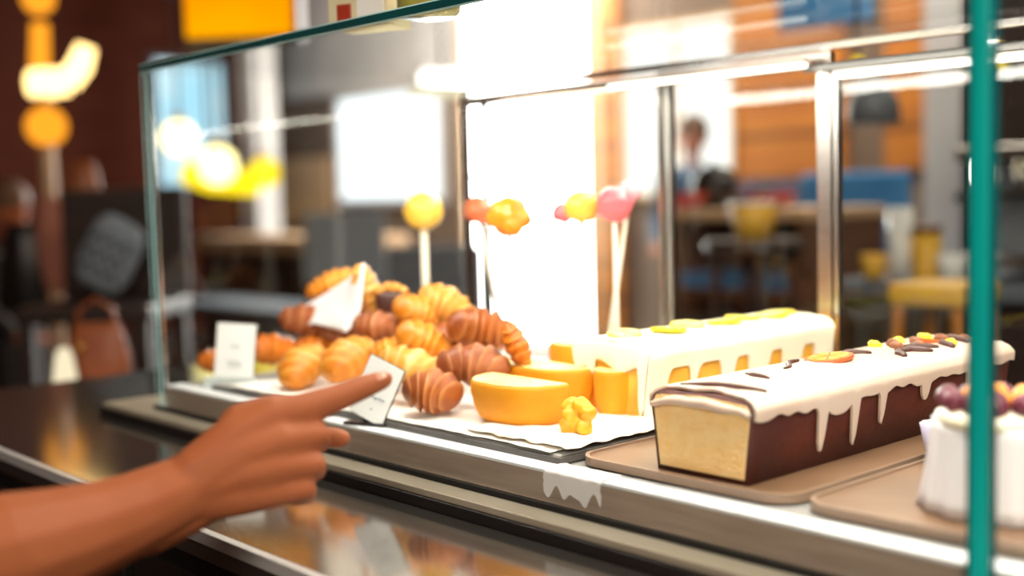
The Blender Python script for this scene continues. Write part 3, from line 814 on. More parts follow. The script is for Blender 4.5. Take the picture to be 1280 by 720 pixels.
# ------------------------------------------------------------------ WHITE WRAPPED CAKE
v = at_z(1238, 640, ZS + .01)
t = thing('wrapped_cake', 'white paper-wrapped cake topped with fruit at the right edge, behind the teal glass joint', 'cake', (at_d(1243, 600, .985).x, at_d(1243, 600, .985).y, ZS + .0085)); t.scale = (.74, .74, .86)
bm = bmesh.new(); n = 72; rings = []
for z, r in ((0, .078), (.012, .074), (.04, .069), (.075, .065), (.086, .064)):
    rings.append([((r + .0035 * (1 - z / .1) * math.cos(14 * 2 * PI * k / n) + .002 * noise.noise(Vector((k * .4, z * 30, 0)))) * math.cos(2 * PI * k / n) * 1.05,
                   (r + .0035 * (1 - z / .1) * math.cos(14 * 2 * PI * k / n)) * math.sin(2 * PI * k / n) * .9, z) for k in range(n)])
ring_skin(bm, rings); obj('paper_wrap', bm, M['napkin'], t, smooth=True)
obj('cake_top', lt([(.060, .082), (.062, .092), (.045, .098), (.02, .100)], n=32), M['icing_cream'], t, smooth=True)
for k, (x, y, r, mm) in enumerate(((-.045, -.018, .013, 'berry'), (-.028, -.036, .012, 'berry'), (-.005, -.040, .012, 'berry'), (.020, -.036, .013, 'berry'), (.042, -.018, .013, 'berry'),
                                   (-.02, -.01, .014, 'orange'), (.008, -.016, .017, 'orange'), (.03, .004, .015, 'orange'), (-.035, .01, .012, 'berry'), (0, .02, .014, 'berry'))):
    obj('berry' if mm == 'berry' else 'orange_piece', sp((x, y, .100 + r * .4), r, lump=.15, ls=90, seed=k), M[mm], t, smooth=True)
v = at_z(1172, 585, ZS + .012)
bm = bmesh.new()
lv = mat('lavender_paper', (.45, .42, .60), (.72, .68, .74), 20, .6)
o = tag(obj('paper_cup', lathe(bm, [(.014, 0), (.018, .012), (.022, .034), (.0205, .034), (.016, .012)], n=48, flute=12, amp=.04), lv, loc=(at_z(1180, 572, ZS + .0085).x, at_z(1180, 572, ZS + .0085).y, ZS + .0085), smooth=True),
        'small pleated lavender paper cup left of the white wrapped cake', 'paper cup')

# ------------------------------------------------------------------ ITEMS ON TOP OF THE CASE
v = at_y(450, 20, GY + .06)
t = thing('carton', 'cream carton with a red seal standing on the glass top', 'carton', (v.x, GY + .075, ZT + .0125), math.radians(25))
cr = mat('cream_card', (.72, .66, .42), (.80, .74, .52), 20, .6)
obj('carton_body', bx(-.042, .042, -.03, .03, 0, .14, bev=.002), cr, t)
obj('seal', bx(-.028, -.008, -.0325, -.030, .006, .028, bev=.001), M['red'], t)
obj('carton_label', bx(.0, .036, -.0318, -.030, .012, .09), M['card'], t)
obj('carton_lid', bx(-.043, .043, -.031, .031, .136, .148, bev=.002), cr, t)
v = at_y(515, 6, GY + .06)
t = thing('jar', 'olive green preserve jar beside the cream carton on the glass top', 'jar', (v.x + .012, GY + .075, ZT + .0125))
ol = mat('olive_preserve', (.30, .28, .04), (.48, .42, .08), 30, .2, coat=1)
obj('jar_body', lt([(.032, 0), (.037, .005), (.038, .08), (.030, .095)], n=32), ol, t, smooth=True)
obj('jar_lid', lt([(.033, .095), (.033, .112), (.031, .114)], n=32), M['brass'], t, smooth=True)

# ------------------------------------------------------------------ HAND AND ARM
CAPQ = [.20, 2]
def capsule(bm, a, b, ra, rb, n=10):
    a, b = Vector(a), Vector(b); k = max(2, int((b - a).length / (min(ra, rb) * CAPQ[0])))
    for i in range(k + 1):
        u = i / k; bmesh.ops.create_icosphere(bm, subdivisions=CAPQ[1], radius=ra + (rb - ra) * u, matrix=Matrix.Translation(a.lerp(b, u)))
def chain(bm, pts):
    P = [(at_d(x, y, d), r) for x, y, d, r in pts]
    for (a, ra), (b, rb) in zip(P, P[1:]): capsule(bm, a, b, ra, rb)
hand = thing('person', 'bare forearm and hand reaching in from the left, pointing at the tilted card', 'person', at_d(0, 690, .9))
bm = bmesh.new()
chain(bm, [(-330, 800, .80, .055), (-170, 748, .85, .0535), (0, 697, .905, .050), (60, 680, .93, .0445), (120, 660, .955, .0385), (180, 637, .98, .0335), (235, 612, 1.0, .0285), (275, 590, 1.01, .0240)])
chain(bm, [(180, 626, .98, .0275), (230, 604, 1.0, .0240), (262, 585, 1.01, .0235)])
chain(bm, [(180, 658, .985, .0260), (235, 636, 1.003, .0225), (268, 615, 1.012, .0215)])
# metacarpals
chain(bm, [(245, 592, 1.0, .0235), (295, 547, 1.02, .0215), (338, 521, 1.035, .0185)])
chain(bm, [(250, 600, 1.0, .0235), (300, 568, 1.015, .0220), (350, 551, 1.028, .0175)])
chain(bm, [(248, 610, 1.0, .0230), (300, 592, 1.012, .0215), (346, 583, 1.025, .0170)])
chain(bm, [(245, 622, 1.0, .0215), (295, 618, 1.012, .0200), (338, 614, 1.025, .0160)])
chain(bm, [(300, 560, 1.05, .02), (320, 590, 1.05, .018)])
# index: extended
chain(bm, [(338, 521, 1.035, .0175), (375, 514, 1.045, .0158), (420, 498, 1.062, .0130), (452, 484.5, 1.076, .0117), (476, 476, 1.086, .0092), (481, 474, 1.088, .0082)])
# knuckle of index / base of thumb on the upper edge
chain(bm, [(300, 532, 1.03, .0195), (330, 512, 1.04, .0125), (350, 508, 1.045, .0115)])
# curled middle, ring, little
chain(bm, [(350, 551, 1.028, .0165), (396, 544, 1.045, .0124), (400, 553, 1.065, .0100), (382, 566, 1.085, .0090), (366, 570, 1.080, .0082)])
chain(bm, [(346, 583, 1.025, .0160), (391, 580, 1.040, .0120), (395, 588, 1.060, .0098), (378, 596, 1.078, .0088), (364, 598, 1.072, .0080)])
chain(bm, [(338, 614, 1.025, .0150), (380, 611, 1.036, .0112), (384, 618, 1.052, .0088), (370, 622, 1.066, .0080), (358, 621, 1.062, .0074)])
# thumb folded on the far side, tip past the middle finger
chain(bm, [(290, 560, 1.04, .0195), (335, 548, 1.072, .0150), (385, 547, 1.10, .0115), (418, 547, 1.105, .0100), (427, 548, 1.105, .0088)])
o = obj('arm', bm, M['skin'], smooth=True)
rm = o.modifiers.new('r', 'REMESH'); rm.mode = 'VOXEL'; rm.voxel_size = .0022; rm.use_smooth_shade = True
sm = o.modifiers.new('s', 'SMOOTH'); sm.iterations = 16; sm.factor = .5
dg = bpy.context.evaluated_depsgraph_get(); me = bpy.data.meshes.new_from_object(o.evaluated_get(dg)); o.modifiers.clear()
old = o.data; o.data = me; me.name = 'arm'; bpy.data.meshes.remove(old)
for p in me.polygons: p.use_smooth = True
o.parent = hand; o.matrix_parent_inverse = Matrix.Translation(hand.location).inverted()
# fingernail of the index
q = at_d(476, 471, 1.0785); d1 = (at_d(482, 474, 1.088) - at_d(452, 485, 1.076)).normalized()
tc_ = (CAM - q).normalized(); nn = (tc_ + Vector((0, 0, .9))).normalized(); nn = (nn - d1 * nn.dot(d1)).normalized(); sd_ = d1.cross(nn)
cN = at_d(474, 477, 1.084) 
bm = sp((0, 0, 0), .0056, 1.2, .85, .28)
o = obj('fingernail', bm, M['nail'], smooth=True)
o.matrix_world = Matrix.Translation(cN + nn * .0072) @ Matrix((d1, sd_, nn)).transposed().to_4x4()
bpy.context.view_layer.update()
mw = o.matrix_world.copy(); o.parent = hand; o.matrix_parent_inverse = Matrix.Translation(hand.location).inverted(); o.matrix_world = mw

# ------------------------------------------------------------------ BACKGROUND THINGS
def pendant(label, p, r, m, h=.16, group=None, shade=None, cat='pendant lamp'):
    t = thing('pendant_lamp', label, cat, p, 0, group)
    obj('cord', tb([(0, 0, r * .9), (0, 0, ZC - p.z)], .006, n=6), M['black'], t)
    obj('bulb', sp((0, 0, 0), r), m, t, smooth=True)
    obj('cap', lt([(r * .35, r * .85), (r * .3, r * 1.3), (.01, r * 1.4)], n=16), M['brass'], t)
    return t
def D(px, py, d): return at_d(px, py, d)
G3 = 'glowing globes for lamp reflections at the left of the case'  # globes stand in for lamp reflections in the case glass
pendant('cream glowing globe for a lamp reflection, leftmost of three', D(224, 172, 5.0), .072, M['reflection_cream'], group=G3)
pendant('white-hot globe for a lamp reflection, middle of three', D(272, 207, 5.2), .085, M['reflection_cream'], group=G3)
pendant('yellow globe for a lamp reflection, rightmost of three', D(330, 216, 5.4), .070, M['lamp_yellow'], group=G3)
t = thing('wall_lamp', 'yellow glowing bar for the glow between the three globes', 'lamp', D(262, 226, 5.5))  # added tube imitates the yellow glow joining the lamp reflections
e = D(232, 214, 5.5) - D(262, 226, 5.5); e2 = D(322, 230, 5.5) - D(262, 226, 5.5)
obj('glow_tube', tb([e, (0, 0, 0), e2], .055, n=16), M['lamp_yellow'], t, smooth=True)
obj('ceiling_rod', tb([(0, 0, .05), (0, 0, ZC - t.location.z)], .008, n=6), M['black'], t)
# left lamp cluster outside the case
t = thing('wall_lamp', 'branching bracket lamp with blazing glass tubes at the upper left', 'lamp', D(62, 105, 4.5))
def rel(px, py, d=4.5): return D(px, py, d) - D(62, 105, 4.5)
obj('glass_tube', tb([rel(50, 30), rel(50, 85)], [.032, .036], n=16), M['lamp_amber'], t, smooth=True)
obj('glass_tube', tb([rel(38, 104), rel(60, 104), rel(85, 102)], [.05, .055, .048], n=16), M['lamp_hot'], t, smooth=True)
obj('glass_tube', tb([rel(85, 102), rel(100, 82), rel(108, 58)], [.045, .045, .035], n=16), M['lamp_hot'], t, smooth=True)
obj('lamp_stem', tb([rel(55, 120), rel(56, 150)], .02, n=10), M['brass'], t)
t = thing('table_lamp', 'amber globe lamp glowing below the branching lamp', 'lamp', D(58, 158, 4.5))
obj('globe', sp((0, 0, 0), .075), M['lamp_amber'], t, smooth=True)
obj('pole', tb([(0, 0, -.06), (-.02, 0, -t.location.z)], .028, n=12), M['tan_wood'], t)
pendant('small amber lamp hanging at the upper left corner', D(48, -2, 4.5), .06, M['lamp_amber'])
# amber sign
v = D(298, 8, 4.2)
t = thing('lightbox_sign', 'blank amber lightbox glowing above the left end of the case', 'sign', v, math.radians(42))
wS, hS = 138 * 4.2 / 1500, 74 * 4.2 / 1500
obj('sign_case', bx(-wS / 2 - .02, wS / 2 + .02, .0, .09, -hS / 2 - .02, hS / 2 + .02, bev=.006), M['black'], t)
obj('sign_face', bx(-wS / 2, wS / 2, -.008, .0, -hS / 2, hS / 2, bev=.003), M['sign_face'], t)
for s in (-1, 1): obj('sign_rod', tb([(s * wS * .4, .04, hS / 2), (s * wS * .4, .04, ZC - v.z)], .006, n=6), M['black'], t)

def counter_unit(name, label, cat, x0, x1, y0, y1, h, top_m, body_m, doors=4, topt=.04, grp=None):
    t = thing(name, label, cat, ((x0 + x1) / 2, y0, 0), 0, grp); w = (x1 - x0) / 2; d = y1 - y0
    obj('worktop', bx(-w, w, -.02, d, h - topt, h, bev=.004), M[top_m], t)
    obj('cabinet', bx(-w + .02, w - .02, .02, d, .08, h - topt), M[body_m], t)
    for k in range(doors):
        dw = (2 * w - .06) / doors
        dd = obj('door', bx(-w + .03 + k * dw + .01, -w + .03 + (k + 1) * dw - .01, .0, .02, .12, h - topt - .03, bev=.003), M[body_m], t)
        obj('handle', bx(-w + .03 + k * dw + dw * .4, -w + .03 + k * dw + dw * .6, -.015, 0, h - topt - .09, h - topt - .075), M['steel'], dd)
    obj('kickboard', bx(-w + .03, w - .03, .04, d - .02, 0, .08), M['black'], t)
    return t
# back counter seen through the left of the case
a = at_y(232, 296, 4.3); b = at_y(425, 296, 4.3)
counter_unit('back_counter', 'long dark back counter with beige top seen through the left of the case', 'counter', a.x + .2, b.x, 4.3, 4.85, a.z * .5 + b.z * .5, 'tan_wood', 'dark_wood', 5, topt=.11)
a = at_y(215, 386, 3.4); b = at_y(395, 386, 3.4)
t = thing('bench', 'low grey bench in front of the dark back counter', 'bench', ((a.x + b.x) / 2, 3.4, 0)); w = (b.x - a.x) / 2; h = at_y(300, 384, 3.4).z
obj('seat', bx(-w, w, 0, .4, h - .08, h, bev=.01), M['slate'], t)
for sx in (-.92, 0, .92):
    for yy in (.04, .34): obj('leg', bx(sx * w - .025, sx * w + .025, yy, yy + .04, 0, h - .08), M['dark_wood'], t)

def chair(label, p, rz, m, seat_h=.46, back_h=.86, grp=None, legm='dark_wood', s=1.0):
    t = thing('chair', label, 'chair', (p[0], p[1], 0), rz, grp); t.scale = (s, s, s)
    obj('seat', bx(-.21, .21, -.21, .21, seat_h - .05, seat_h, bev=.015), M[m], t)
    obj('backrest', bx(-.21, .21, .17, .21, seat_h + .12, back_h, bev=.015), M[m], t)
    for sx in (-1, 1):
        obj('leg', bx(sx * .18 - .018, sx * .18 + .018, -.198, -.162, 0, seat_h - .05), M[legm], t)
        obj('leg', bx(sx * .18 - .018, sx * .18 + .018, .172, .208, 0, seat_h + .14), M[legm], t)
    return t
def stand(px, d): q = at_d(px, 250, d); return (q.x, q.y)
chair('grey high-backed chair seen just left of the soft white window, behind the tissue', stand(425, 6.0), .9, 'grey_fabric', .7, 1.20)
chair('grey high-backed chair seen under the soft white window', stand(510, 4.5), .4, 'grey_fabric', .65, 1.08)
# pendant with cream cone shade
p = D(552, 118, 3.6)
t = thing('pendant_lamp', 'cream cone pendant lamp just left of the bright window', 'pendant lamp', p)
obj('cord', tb([(0, 0, .055), (0, 0, ZC - p.z)], .004, n=6), M['black'], t)
obj('lamp_shade', lt([(.11, 0), (.03, .05), (.012, .06)], n=32), M['lamp_shade'], t, smooth=True)

# right-hand background: shelf unit behind the case
Y1 = 3.1
xa_, xb_ = at_y(832, 270, Y1).x, at_y(1008, 270, Y1).x
zt = at_y(930, 262, Y1).z
t = thing('shelf_unit', 'open wooden shelf unit behind the case holding a blue crate', 'shelf unit', ((xa_ + xb_) / 2, Y1, 0)); w = (xb_ - xa_) / 2
obj('top_board', bx(-w, w, 0, .45, zt - .035, zt, bev=.004), M['tan_wood'], t)
for s in (-1, 1): obj('side_board', bx(s * (w - .02) - .02, s * (w - .02) + .02, .01, .44, 0, zt - .035), M['brown_wood'], t)
zm = at_y(930, 364, Y1).z
obj('shelf_board', bx(-w + .04, w - .04, .01, .44, zm - .03, zm), M['brown_wood'], t)
obj('shelf_board', bx(-w + .04, w - .04, .01, .44, .30, .33), M['brown_wood'], t)
obj('back_board', bx(-w + .04, w - .04, .42, .44, .05, zt - .035), M['dark_wood'], t)
def crate(label, px0, px1, py0, py1, y, zb, m, d=.28, name='crate', cat='crate', grp=None):
    a = at_y(px0, py0, y); b = at_y(px1, py0, y); c = at_y((px0 + px1) / 2, py0, y)
    w = (b.x - a.x) / 2; h = c.z - zb
    t = thing(name, label, cat, ((a.x + b.x) / 2, y, zb), 0, grp)
    obj('body', bx(-w, w, 0, d, .0, h - .015, bev=.006), M[m], t)
    obj('rim', bx(-w - .006, w + .006, -.006, d + .006, h - .02, h, bev=.004), M[m], t)
    return t
crate('wide blue crate on the middle shelf of the wooden unit', 846, 972, 342, 362, Y1 + .03, zm, 'blue')
crate('tan box standing high on the shelf unit', 872, 935, 0, 0, Y1 + .1, zm, 'tan_wood') if False else None
def bowl(label, px, py, y, zb, r, h, m, name='bowl', grp=None):
    q = at_y(px, py, y)
    return tag(obj(name, lt([(r * .45, 0), (r * .8, h * .4), (r, h), (r * .93, h), (r * .7, h * .45), (r * .3, h * .12)], n=32), M[m], loc=(q.x, y, zb), smooth=True), label, name, grp)
bowl('red enamel bowl on the shelf unit, left of the black pot', 858, 250, Y1 + .10, zt, .075, .055, 'red')
bowl('red enamel bowl on the shelf unit, right of the black pot', 962, 250, Y1 + .15, zt, .085, .05, 'red')
q = at_y(893, 230, Y1 + .22)
t = thing('pot', 'round black pot standing on the shelf unit between two red bowls', 'pot', (q.x, Y1 + .22, zt))
obj('pot_body', lt([(.05, 0), (.075, .02), (.08, .09), (.07, .12)], n=32), M['black'], t, smooth=True)
obj('lid', lt([(.072, .12), (.05, .14), (.012, .15), (.012, .165)], n=24), M['black'], t, smooth=True)
q = at_y(990, 300, 2.9)
t = thing('bucket', 'mustard yellow bucket right of the shelf unit on a dark crate', 'bucket', (q.x, 2.72, at_y(990, 300, 2.72).z))
obj('bucket_body', lt([(.05, 0), (.066, .10), (.062, .10), (.048, .01)], n=32), M['yellow'], t, smooth=True)
obj('bucket_rim', lt([(.066, .096), (.07, .10), (.066, .104), (.062, .1)], n=32), M['white'], t, smooth=True)
zb_ = t.location.z; xq = t.location.x
t = thing('bar_stool', 'dark bar stool carrying the mustard bucket', 'stool', (xq, 2.72, 0))
obj('seat', lt([(.13, zb_ - .035), (.14, zb_ - .02), (.13, zb_)], n=32), M['dark_wood'], t)
for k in range(4):
    a_ = PI / 4 + k * PI / 2
    obj('leg', tb([(math.cos(a_) * .1, math.sin(a_) * .1, zb_ - .03), (math.cos(a_) * .17, math.sin(a_) * .17, 0)], .013, n=8), M['dark_wood'], t)
# blue boards / banners
q0 = at_y(972, 0, 4.6); q1 = at_y(1084, 0, 4.6); zb2 = at_y(1025, 34, 4.6).z
t = thing('hanging_board', 'blue board hanging above the sliding door frame at the top right', 'board', ((q0.x + q1.x) / 2, 4.6, zb2)); w = (q1.x - q0.x) / 2
obj('panel', bx(-w, w, 0, .04, 0, .5, bev=.005), M['blue'], t)
for s in (-1, 1): obj('hanger', tb([(s * w * .8, .02, .5), (s * w * .8, .02, ZC - zb2)], .006, n=6), M['black'], t)
# dark tall cabinet at far right, espresso machine, table etc.
q0 = at_y(1212, 100, 4.4); q1 = at_y(1262, 100, 4.4)
t = thing('tall_cabinet', 'tall near-black cabinet right of the pale column', 'cabinet', ((q0.x + q1.x) / 2, 4.4, 0)); w = (q1.x - q0.x) / 2 + .03
obj('cabinet_body', bx(-w, w, 0, .5, 0, 2.3, bev=.006), M['dark_wood'], t)
for s in (0, 1):
    dd = obj('door', bx(-w + .01 + s * w, -w + .01 + s * w + w - .02, -.02, 0, .1, 2.2, bev=.003), M['dark_wood'], t)
    obj('handle', bx((-1 if s == 0 else 1) * .02 - .006, (-1 if s == 0 else 1) * .02 + .006, -.04, -.02, 1.1, 1.25), M['steel'], dd)
q0 = at_y(1030, 300, 2.9); q1 = at_y(1290, 300, 2.9); zc2 = at_y(1160, 318, 2.9).z
counter_unit('work_counter', 'slate work counter behind the right of the case', 'counter', q0.x, q1.x + .3, 2.95, 3.55, zc2 - .08, 'slate', 'dark_wood', 3)
zc2 -= .08
q0 = at_y(1175, 300, 3.1); q1 = at_y(1290, 300, 3.1)
t = thing('espresso_machine', 'steel espresso machine on the slate counter at the far right', 'coffee machine', ((q0.x + q1.x) / 2 + .05, 3.1, zc2)); w = (q1.x - q0.x) / 2
obj('machine_body', bx(-w, w, .12, .42, .03, .32, bev=.02), M['slate'], t)
obj('drip_tray', bx(-w, w, -.02, .12, .03, .07, bev=.006), M['steel'], t)
obj('top_tray', bx(-w, w, -.02, .42, .32, .36, bev=.01), M['steel'], t)
for s in (-.5, .35):
    gh = obj('group_head', lt([(.03, .24), (.035, .27), (.035, .32)], n=20, cx=s * w, cy=.05), M['bright_steel'], t)
    obj('portafilter', tb([(s * w, .05, .235), (s * w, -.12, .225)], .012, n=8), M['black'], gh)
for s in (-.9, .9):
    for yy in (.02, .38): obj('foot', lt([(.015, 0), (.015, .03)], n=12, cx=s * w, cy=yy), M['black_rubber'], t)
def cup(label, px, y, zb, r, h, m, grp=None, name='cup'):
    q = at_y(px, 300, y)
    t = thing(name, label, name, (q.x, y, zb), 0, grp)
    obj('cup_body', lt([(r * .6, 0), (r * .85, h * .3), (r, h), (r * .92, h), (r * .75, h * .3), (r * .5, h * .06)], n=28), M[m], t, smooth=True)
    obj('handle', tb([(r * .9, 0, h * .8), (r * 1.5, 0, h * .7), (r * 1.5, 0, h * .35), (r * .85, 0, h * .25)], .006, n=8), M[m], t, smooth=True)
    return t
GC = 'cups along the slate counter'
cup('tall pale blue-white jug at the left of the slate counter', 1125, 3.02, zc2, .036, .20, 'white', GC, 'jug')
cup('white cup between the yellow tin and the espresso machine', 1190, 2.99, zc2, .04, .075, 'white', GC)
cup('small mustard cup left of the tall white jug', 1092, 3.0, zc2, .035, .07, 'yellow', GC)
q = at_y(1158, 300, 3.02)
t = thing('canister', 'mustard yellow canister on the slate counter right of the white jug', 'canister', (q.x, 3.02, zc2))
obj('canister_body', lt([(.036, 0), (.038, .01), (.038, .13)], n=28), M['yellow'], t, smooth=True)
obj('canister_lid', lt([(.040, .13), (.040, .15), (.02, .155)], n=28), M['brown_wood'], t, smooth=True)
# yellow high stool in front of slate counter
qx = at_y(1180, 360, 2.5)
t = thing('bar_stool', 'yellow topped bar stool in front of the slate counter', 'stool', (qx.x, 2.5, 0)); hz = at_y(1180, 352, 2.5).z
obj('seat', bx(-.09, .09, -.09, .09, hz - .05, hz, bev=.012), M['yellow'], t)
for sx in (-1, 1):
    for sy in (-1, 1): obj('leg', tb([(sx * .07, sy * .07, hz - .05), (sx * .11, sy * .11, 0)], .014, n=8), M['panel_wood'], t)
chair('dark blue chair seen through the sliding door left of the pale column', stand(1052, 4.5), .3, 'blue', .62, 1.32)
chair('slate chair seen right of the white daylight window', stand(960, 5.5), .3, 'blue_fabric', .62, 1.30)
# yellow small lamps
pendant('small yellow lamp hanging right of the teal glass joint', D(1245, 70, 3.2), .030, M['lamp_yellow'])
pendant('tiny yellow lamp hanging left of the teal glass joint', D(1072, 78, 3.2), .014, M['lamp_yellow'])
# pendant grey shade
p = D(1092, 128, 3.4)
t = thing('pendant_lamp', 'unlit grey dome pendant lamp above the slate counter', 'pendant lamp', p)
obj('cord', tb([(0, 0, .07), (0, 0, ZC - p.z)], .004, n=6), M['black'], t)
obj('lamp_shade', lt([(.075, -.06), (.07, .0), (.04, .05), (.012, .07)], n=32), M['slate'], t, smooth=True)

# people far away
CAPQ[:] = [.4, 1]
def person(label, x, y, h, rz, cloth, legs, hair='hair', arm_fwd=.2):
    t = thing('person', label, 'person', (x, y, 0), rz)
    s = h / 1.72
    bm = bmesh.new()
    def ch(pts):
        P = [(Vector(p[:3]) * s, p[3] * s) for p in pts]
        for (a, ra), (b, rb) in zip(P, P[1:]): capsule(bm, a, b, ra, rb)
    ch([(0, 0, 1.63, .085), (0, -.01, 1.56, .075)]); ch([(0, .01, 1.5, .055), (0, 0, 1.40, .06)])
    ch([(-.12, 0, 1.36, .07), (.12, 0, 1.36, .07)]); ch([(0, 0, 1.34, .12), (0, 0, 1.12, .115), (0, 0, .95, .13)])
    for sx in (-1, 1):
        ch([(sx * .17, 0, 1.37, .052), (sx * .22, -.02, 1.10, .042), (sx * .18, -arm_fwd, .95, .033), (sx * .16, -arm_fwd - .09, .96, .03)])
        ch([(sx * .09, 0, .92, .09), (sx * .10, -.01, .5, .06), (sx * .10, .01, .09, .042), (sx * .10, -.14, .04, .035)])
        for k in range(4): ch([(sx * .16 + (k - 1.5) * .016, -arm_fwd - .10, .955, .011), (sx * .16 + (k - 1.5) * .018, -arm_fwd - .165, .94 - .004 * k, .008)])
        ch([(sx * .135, -arm_fwd - .08, .965, .012), (sx * .115, -arm_fwd - .13, .965, .009)])
        ch([(sx * .085, .01, 1.60, .018), (sx * .088, .012, 1.57, .014)])
    ch([(0, -.08, 1.60, .016), (0, -.098, 1.575, .014)])
    o = obj('body', bm, M['skin'], t, smooth=True)
    rm = o.modifiers.new('r', 'REMESH'); rm.mode = 'VOXEL'; rm.voxel_size = .012; rm.use_smooth_shade = True
    bm = bmesh.new()
    ch2 = lambda pts: [capsule(bm, Vector(a[:3]) * s, Vector(b[:3]) * s, a[3] * s, b[3] * s) for a, b in zip(pts, pts[1:])]
    ch2([(-.12, 0, 1.36, .085), (.12, 0, 1.36, .085)]); ch2([(0, 0, 1.34, .135), (0, 0, 1.12, .13), (0, 0, .95, .145)])
    for sx in (-1, 1): ch2([(sx * .17, 0, 1.37, .065), (sx * .22, -.02, 1.10, .055), (sx * .19, -arm_fwd * .8, .98, .045)])
    o = obj('shirt', bm, M[cloth], t, smooth=True)
    rm = o.modifiers.new('r', 'REMESH'); rm.mode = 'VOXEL'; rm.voxel_size = .012; rm.use_smooth_shade = True
    bm = bmesh.new()
    for sx in (-1, 1): ch2([(sx * .07, 0, .95, .12), (sx * .10, -.01, .5, .075), (sx * .10, .01, .10, .06)])
    o = obj('trousers', bm, M[legs], t, smooth=True)
    rm = o.modifiers.new('r', 'REMESH'); rm.mode = 'VOXEL'; rm.voxel_size = .012; rm.use_smooth_shade = True
    bm = bmesh.new(); bmesh.ops.create_icosphere(bm, subdivisions=3, radius=.1 * s, matrix=Matrix.Translation((0, .018 * s, 1.655 * s)))
    obj('hair', bm, M[hair], t, smooth=True)
    return t
q = at_y(866, 200, 5.5); person('person in a grey-blue shirt standing before the white daylight window', q.x, 5.5, 1.68, .5, 'blue_fabric', 'slate')
q = at_x(18, 300, -5.0); person('person in dark clothing at the far left edge', -5.0, q.y, 1.36, 2.0, 'black', 'black')

# left side outside the case
a = D(138, 318, 3.6)
t = thing('cushion', 'grey-blue cushion with dark zigzag stripes beside the case on the left', 'cushion', a)
t.rotation_euler = (0, .5, math.radians(45))
bm = bmesh.new(); bmesh.ops.create_uvsphere(bm, u_segments=40, v_segments=24, radius=1)
for v_ in bm.verts:
    x, y, z = v_.co; f_ = lambda c: (abs(c) ** .55) * (1 if c > 0 else -1)
    v_.co = (f_(x) * .085, y * .035, f_(z) * .115)
zz = mat('grey_blue_cloth', (.16, .20, .25), (.24, .28, .33), 40, .9)
obj('cushion_body', bm, zz, t, smooth=True)
for k in range(3):
    pts = [(-.06 + .02 * j, -.034 + .0, -.05 + .045 * k + (.012 if j % 2 else -.012)) for j in range(7)]
    obj('zigzag_stripe', tb(pts, .006, n=8), M['black'], t, smooth=True)
# high-backed dark chair holding the cushion
q = at_d(138, 300, 3.66)
t = thing('bar_chair', 'dark high bar chair carrying the grey-blue cushion left of the case', 'chair', (q.x, q.y, 0), math.radians(45))
zs = a.z - .14
obj('seat', bx(-.2, .2, -.25, .14, zs - .05, zs, bev=.012), M['dark_wood'], t)
obj('backrest', bx(-.2, .2, .10, .14, zs, zs + .34, bev=.015), M['dark_wood'], t)
for sx in (-1, 1):
    for yy in (-.22, .11): obj('leg', bx(sx * .17 - .02, sx * .17 + .02, yy - .02, yy + .02, 0, zs - .05), M['dark_wood'], t)
# side table with glowing amber lantern, leather bag
q = at_d(78, 512, 2.75)
tz_ = q.z
t = thing('side_table', 'dark side table left of the counter carrying the amber candle lantern', 'table', (q.x, q.y + .05, 0), math.radians(45))
obj('tabletop', bx(-.32, .30, -.09, .26, tz_ - .03, tz_, bev=.005), M['dark_wood'], t)
for sx in (-.28, .26):
    for yy in (-.05, .22): obj('leg', bx(sx - .02, sx + .02, yy - .02, yy + .02, 0, tz_ - .03), M['dark_wood'], t)
q = at_d(82, 505, 2.80)
t = thing('candle_lantern', 'glowing amber candle dish at the lower left behind the counter', 'lantern', (q.x, q.y + .02, tz_))
obj('dish', lt([(.05, 0), (.062, .012), (.066, .035), (.060, .035), (.05, .012)], n=32), M['candle'], t, smooth=True)
obj('shade', lt([(.022, .014), (.030, .04), (.020, .11), (.012, .13)], n=24, cx=-.045), M['lamp_shade'], t, smooth=True)
q = at_d(112, 430, 2.95)
t = thing('bag', 'rust brown leather bag behind the candle dish on the side table', 'bag', (q.x, q.y + .02, tz_), math.radians(50))
bm = bmesh.new(); rings = []
for zz_, sx, sy in ((0, .07, .035), (.02, .08, .04), (.10, .078, .036), (.16, .06, .022), (.175, .055, .012)):
    rings.append([(sx * (abs(math.cos(a_)) ** .6) * (1 if math.cos(a_) > 0 else -1), sy * math.sin(a_), zz_) for a_ in [2 * PI * k / 32 for k in range(32)]])
ring_skin(bm, rings); obj('bag_body', bm, M['leather'], t, smooth=True)
obj('strap', tb([(-.05, 0, .16), (-.04, 0, .21), (0, 0, .235), (.04, 0, .21), (.05, 0, .16)], .006, n=8), M['leather'], t, smooth=True)
obj('clasp', sp((-.03, -.038, .12), .012), M['brass'], t, smooth=True)
q = at_d(30, 450, 3.0)
# wooden post-like coat stand with draped coral cloth on the left
q = at_d(62, 240, 4.0)
t = thing('coat_stand', 'wooden coat stand with rust and pink cloths left of the case', 'coat stand', (q.x, q.y, 0), math.radians(45))
obj('pole', tb([(0, 0, .03), (0, 0, 1.46)], .02, n=12), M['tan_wood'], t)
obj('base', lt([(.2, 0), (.2, .02), (.03, .04)], n=32), M['dark_wood'], t)
def drape(x, z0, z1, r, m, seed):
    bm = bmesh.new(); rings = []
    for k in range(9):
        u = k / 8; rr = r * (.45 + .55 * math.sin(PI * min(1, u * .9 + .1)))
        rings.append([(x + rr * (1 + .15 * math.cos(6 * a_ + seed)) * math.cos(a_), rr * .7 * math.sin(a_), z1 + (z0 - z1) * u) for a_ in [2 * PI * j / 28 for j in range(28)]])
    ring_skin(bm, rings); return obj('cloth', bm, m, t, smooth=True)
drape(.0, .98, 1.30, .055, mat('pink_cloth', (.42, .16, .11), None, rough=.9), 1)
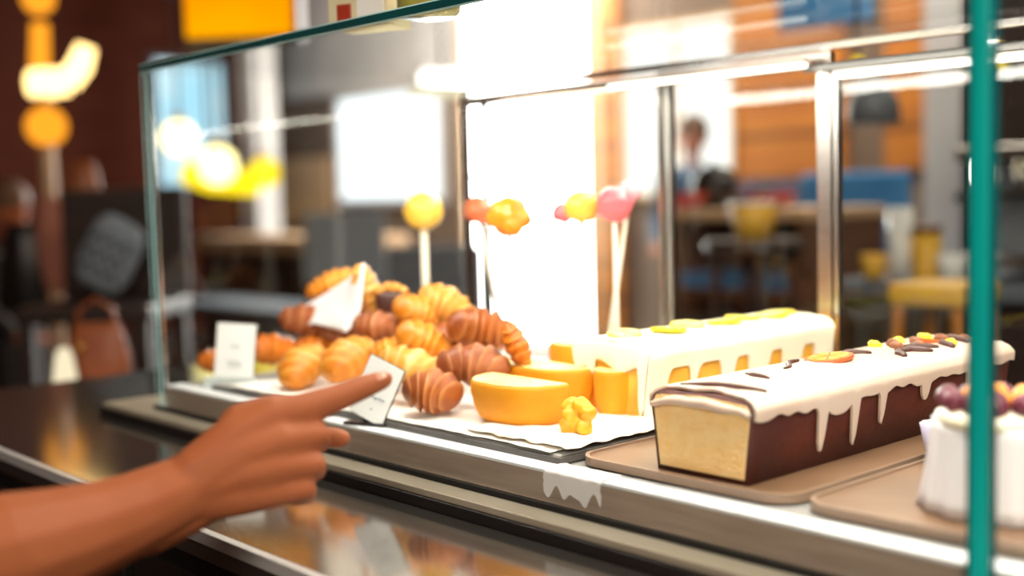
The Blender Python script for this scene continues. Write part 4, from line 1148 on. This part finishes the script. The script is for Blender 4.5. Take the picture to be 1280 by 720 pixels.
drape(.115, .95, 1.42, .065, M['leather'], 2)
drape(-.10, .90, 1.22, .07, M['black'], 3)

# ------------------------------------------------------------------ LIGHTS
def area(name, loc, target, sx, sy, power, col):
    l = bpy.data.lights.new(name, 'AREA'); l.shape = 'RECTANGLE'; l.size = sx; l.size_y = sy; l.energy = power; l.color = col
    o = link(bpy.data.objects.new(name, l)); o.location = loc
    o.rotation_euler = (Vector(target) - Vector(loc)).to_track_quat('-Z', 'Y').to_euler(); return o
area('case_led_light', (-.75, BY - .04, ZT - .03), (-.75, BY - .06, 1.0), 1.7, .014, 6, (1, .92, .76))
area('case_front_fill_light', (-.75, GY + .03, ZT - .012), (-.75, 1.12, 1.0), 1.7, .03, 7.5, (1, .92, .80))  # added fill, brightens price cards and papers inside the case
area('window_daylight', (-6.2, YB - .2, 1.9), (-1.2, 1.0, 1.0), 1.6, 2.2, 230, (1, .95, .86))
area('overhead_fill_light', (-.6, 1.5, ZC - .1), (-.9, .95, 1.0), 1.4, .8, 32, (1, .86, .68))  # unseen fill added above the case, lights the pastries through the top pane
area('front_fill_light', (1.4, -1.6, 2.6), (-.8, 1.0, 1.0), 1.6, 1.0, 72, (1, .86, .70))  # added soft fill from the camera side for cards and cut faces
area('room_light', (-5.0, 4.4, ZC - .1), (-5.0, 4.6, 0), 5, 1.6, 34, (1, .80, .60))
area('back_wall_fill_left', (-6.5, 4.9, ZC - .12), (-7.4, 6, 1.3), 3, .3, 70, (1, .88, .76))  # added fill that lifts the dark left part of the back wall
area('back_wall_fill_right', (-3.6, 4.9, ZC - .12), (-3.4, 6, 1.3), 3, .3, 40, (1, .86, .70))  # matching fill added for the wood-clad right part of the wall
area('right_background_fill', (-2.0, 4.3, ZC - .1), (-2.2, 4.4, 0), 2, 1.4, 50, (1, .88, .74))  # fill added to brighten the lower right background
W = bpy.data.worlds.new('world'); SC.world = W; W.use_nodes = True
W.node_tree.nodes['Background'].inputs['Color'].default_value = (1, .9, .8, 1)
W.node_tree.nodes['Background'].inputs['Strength'].default_value = .3
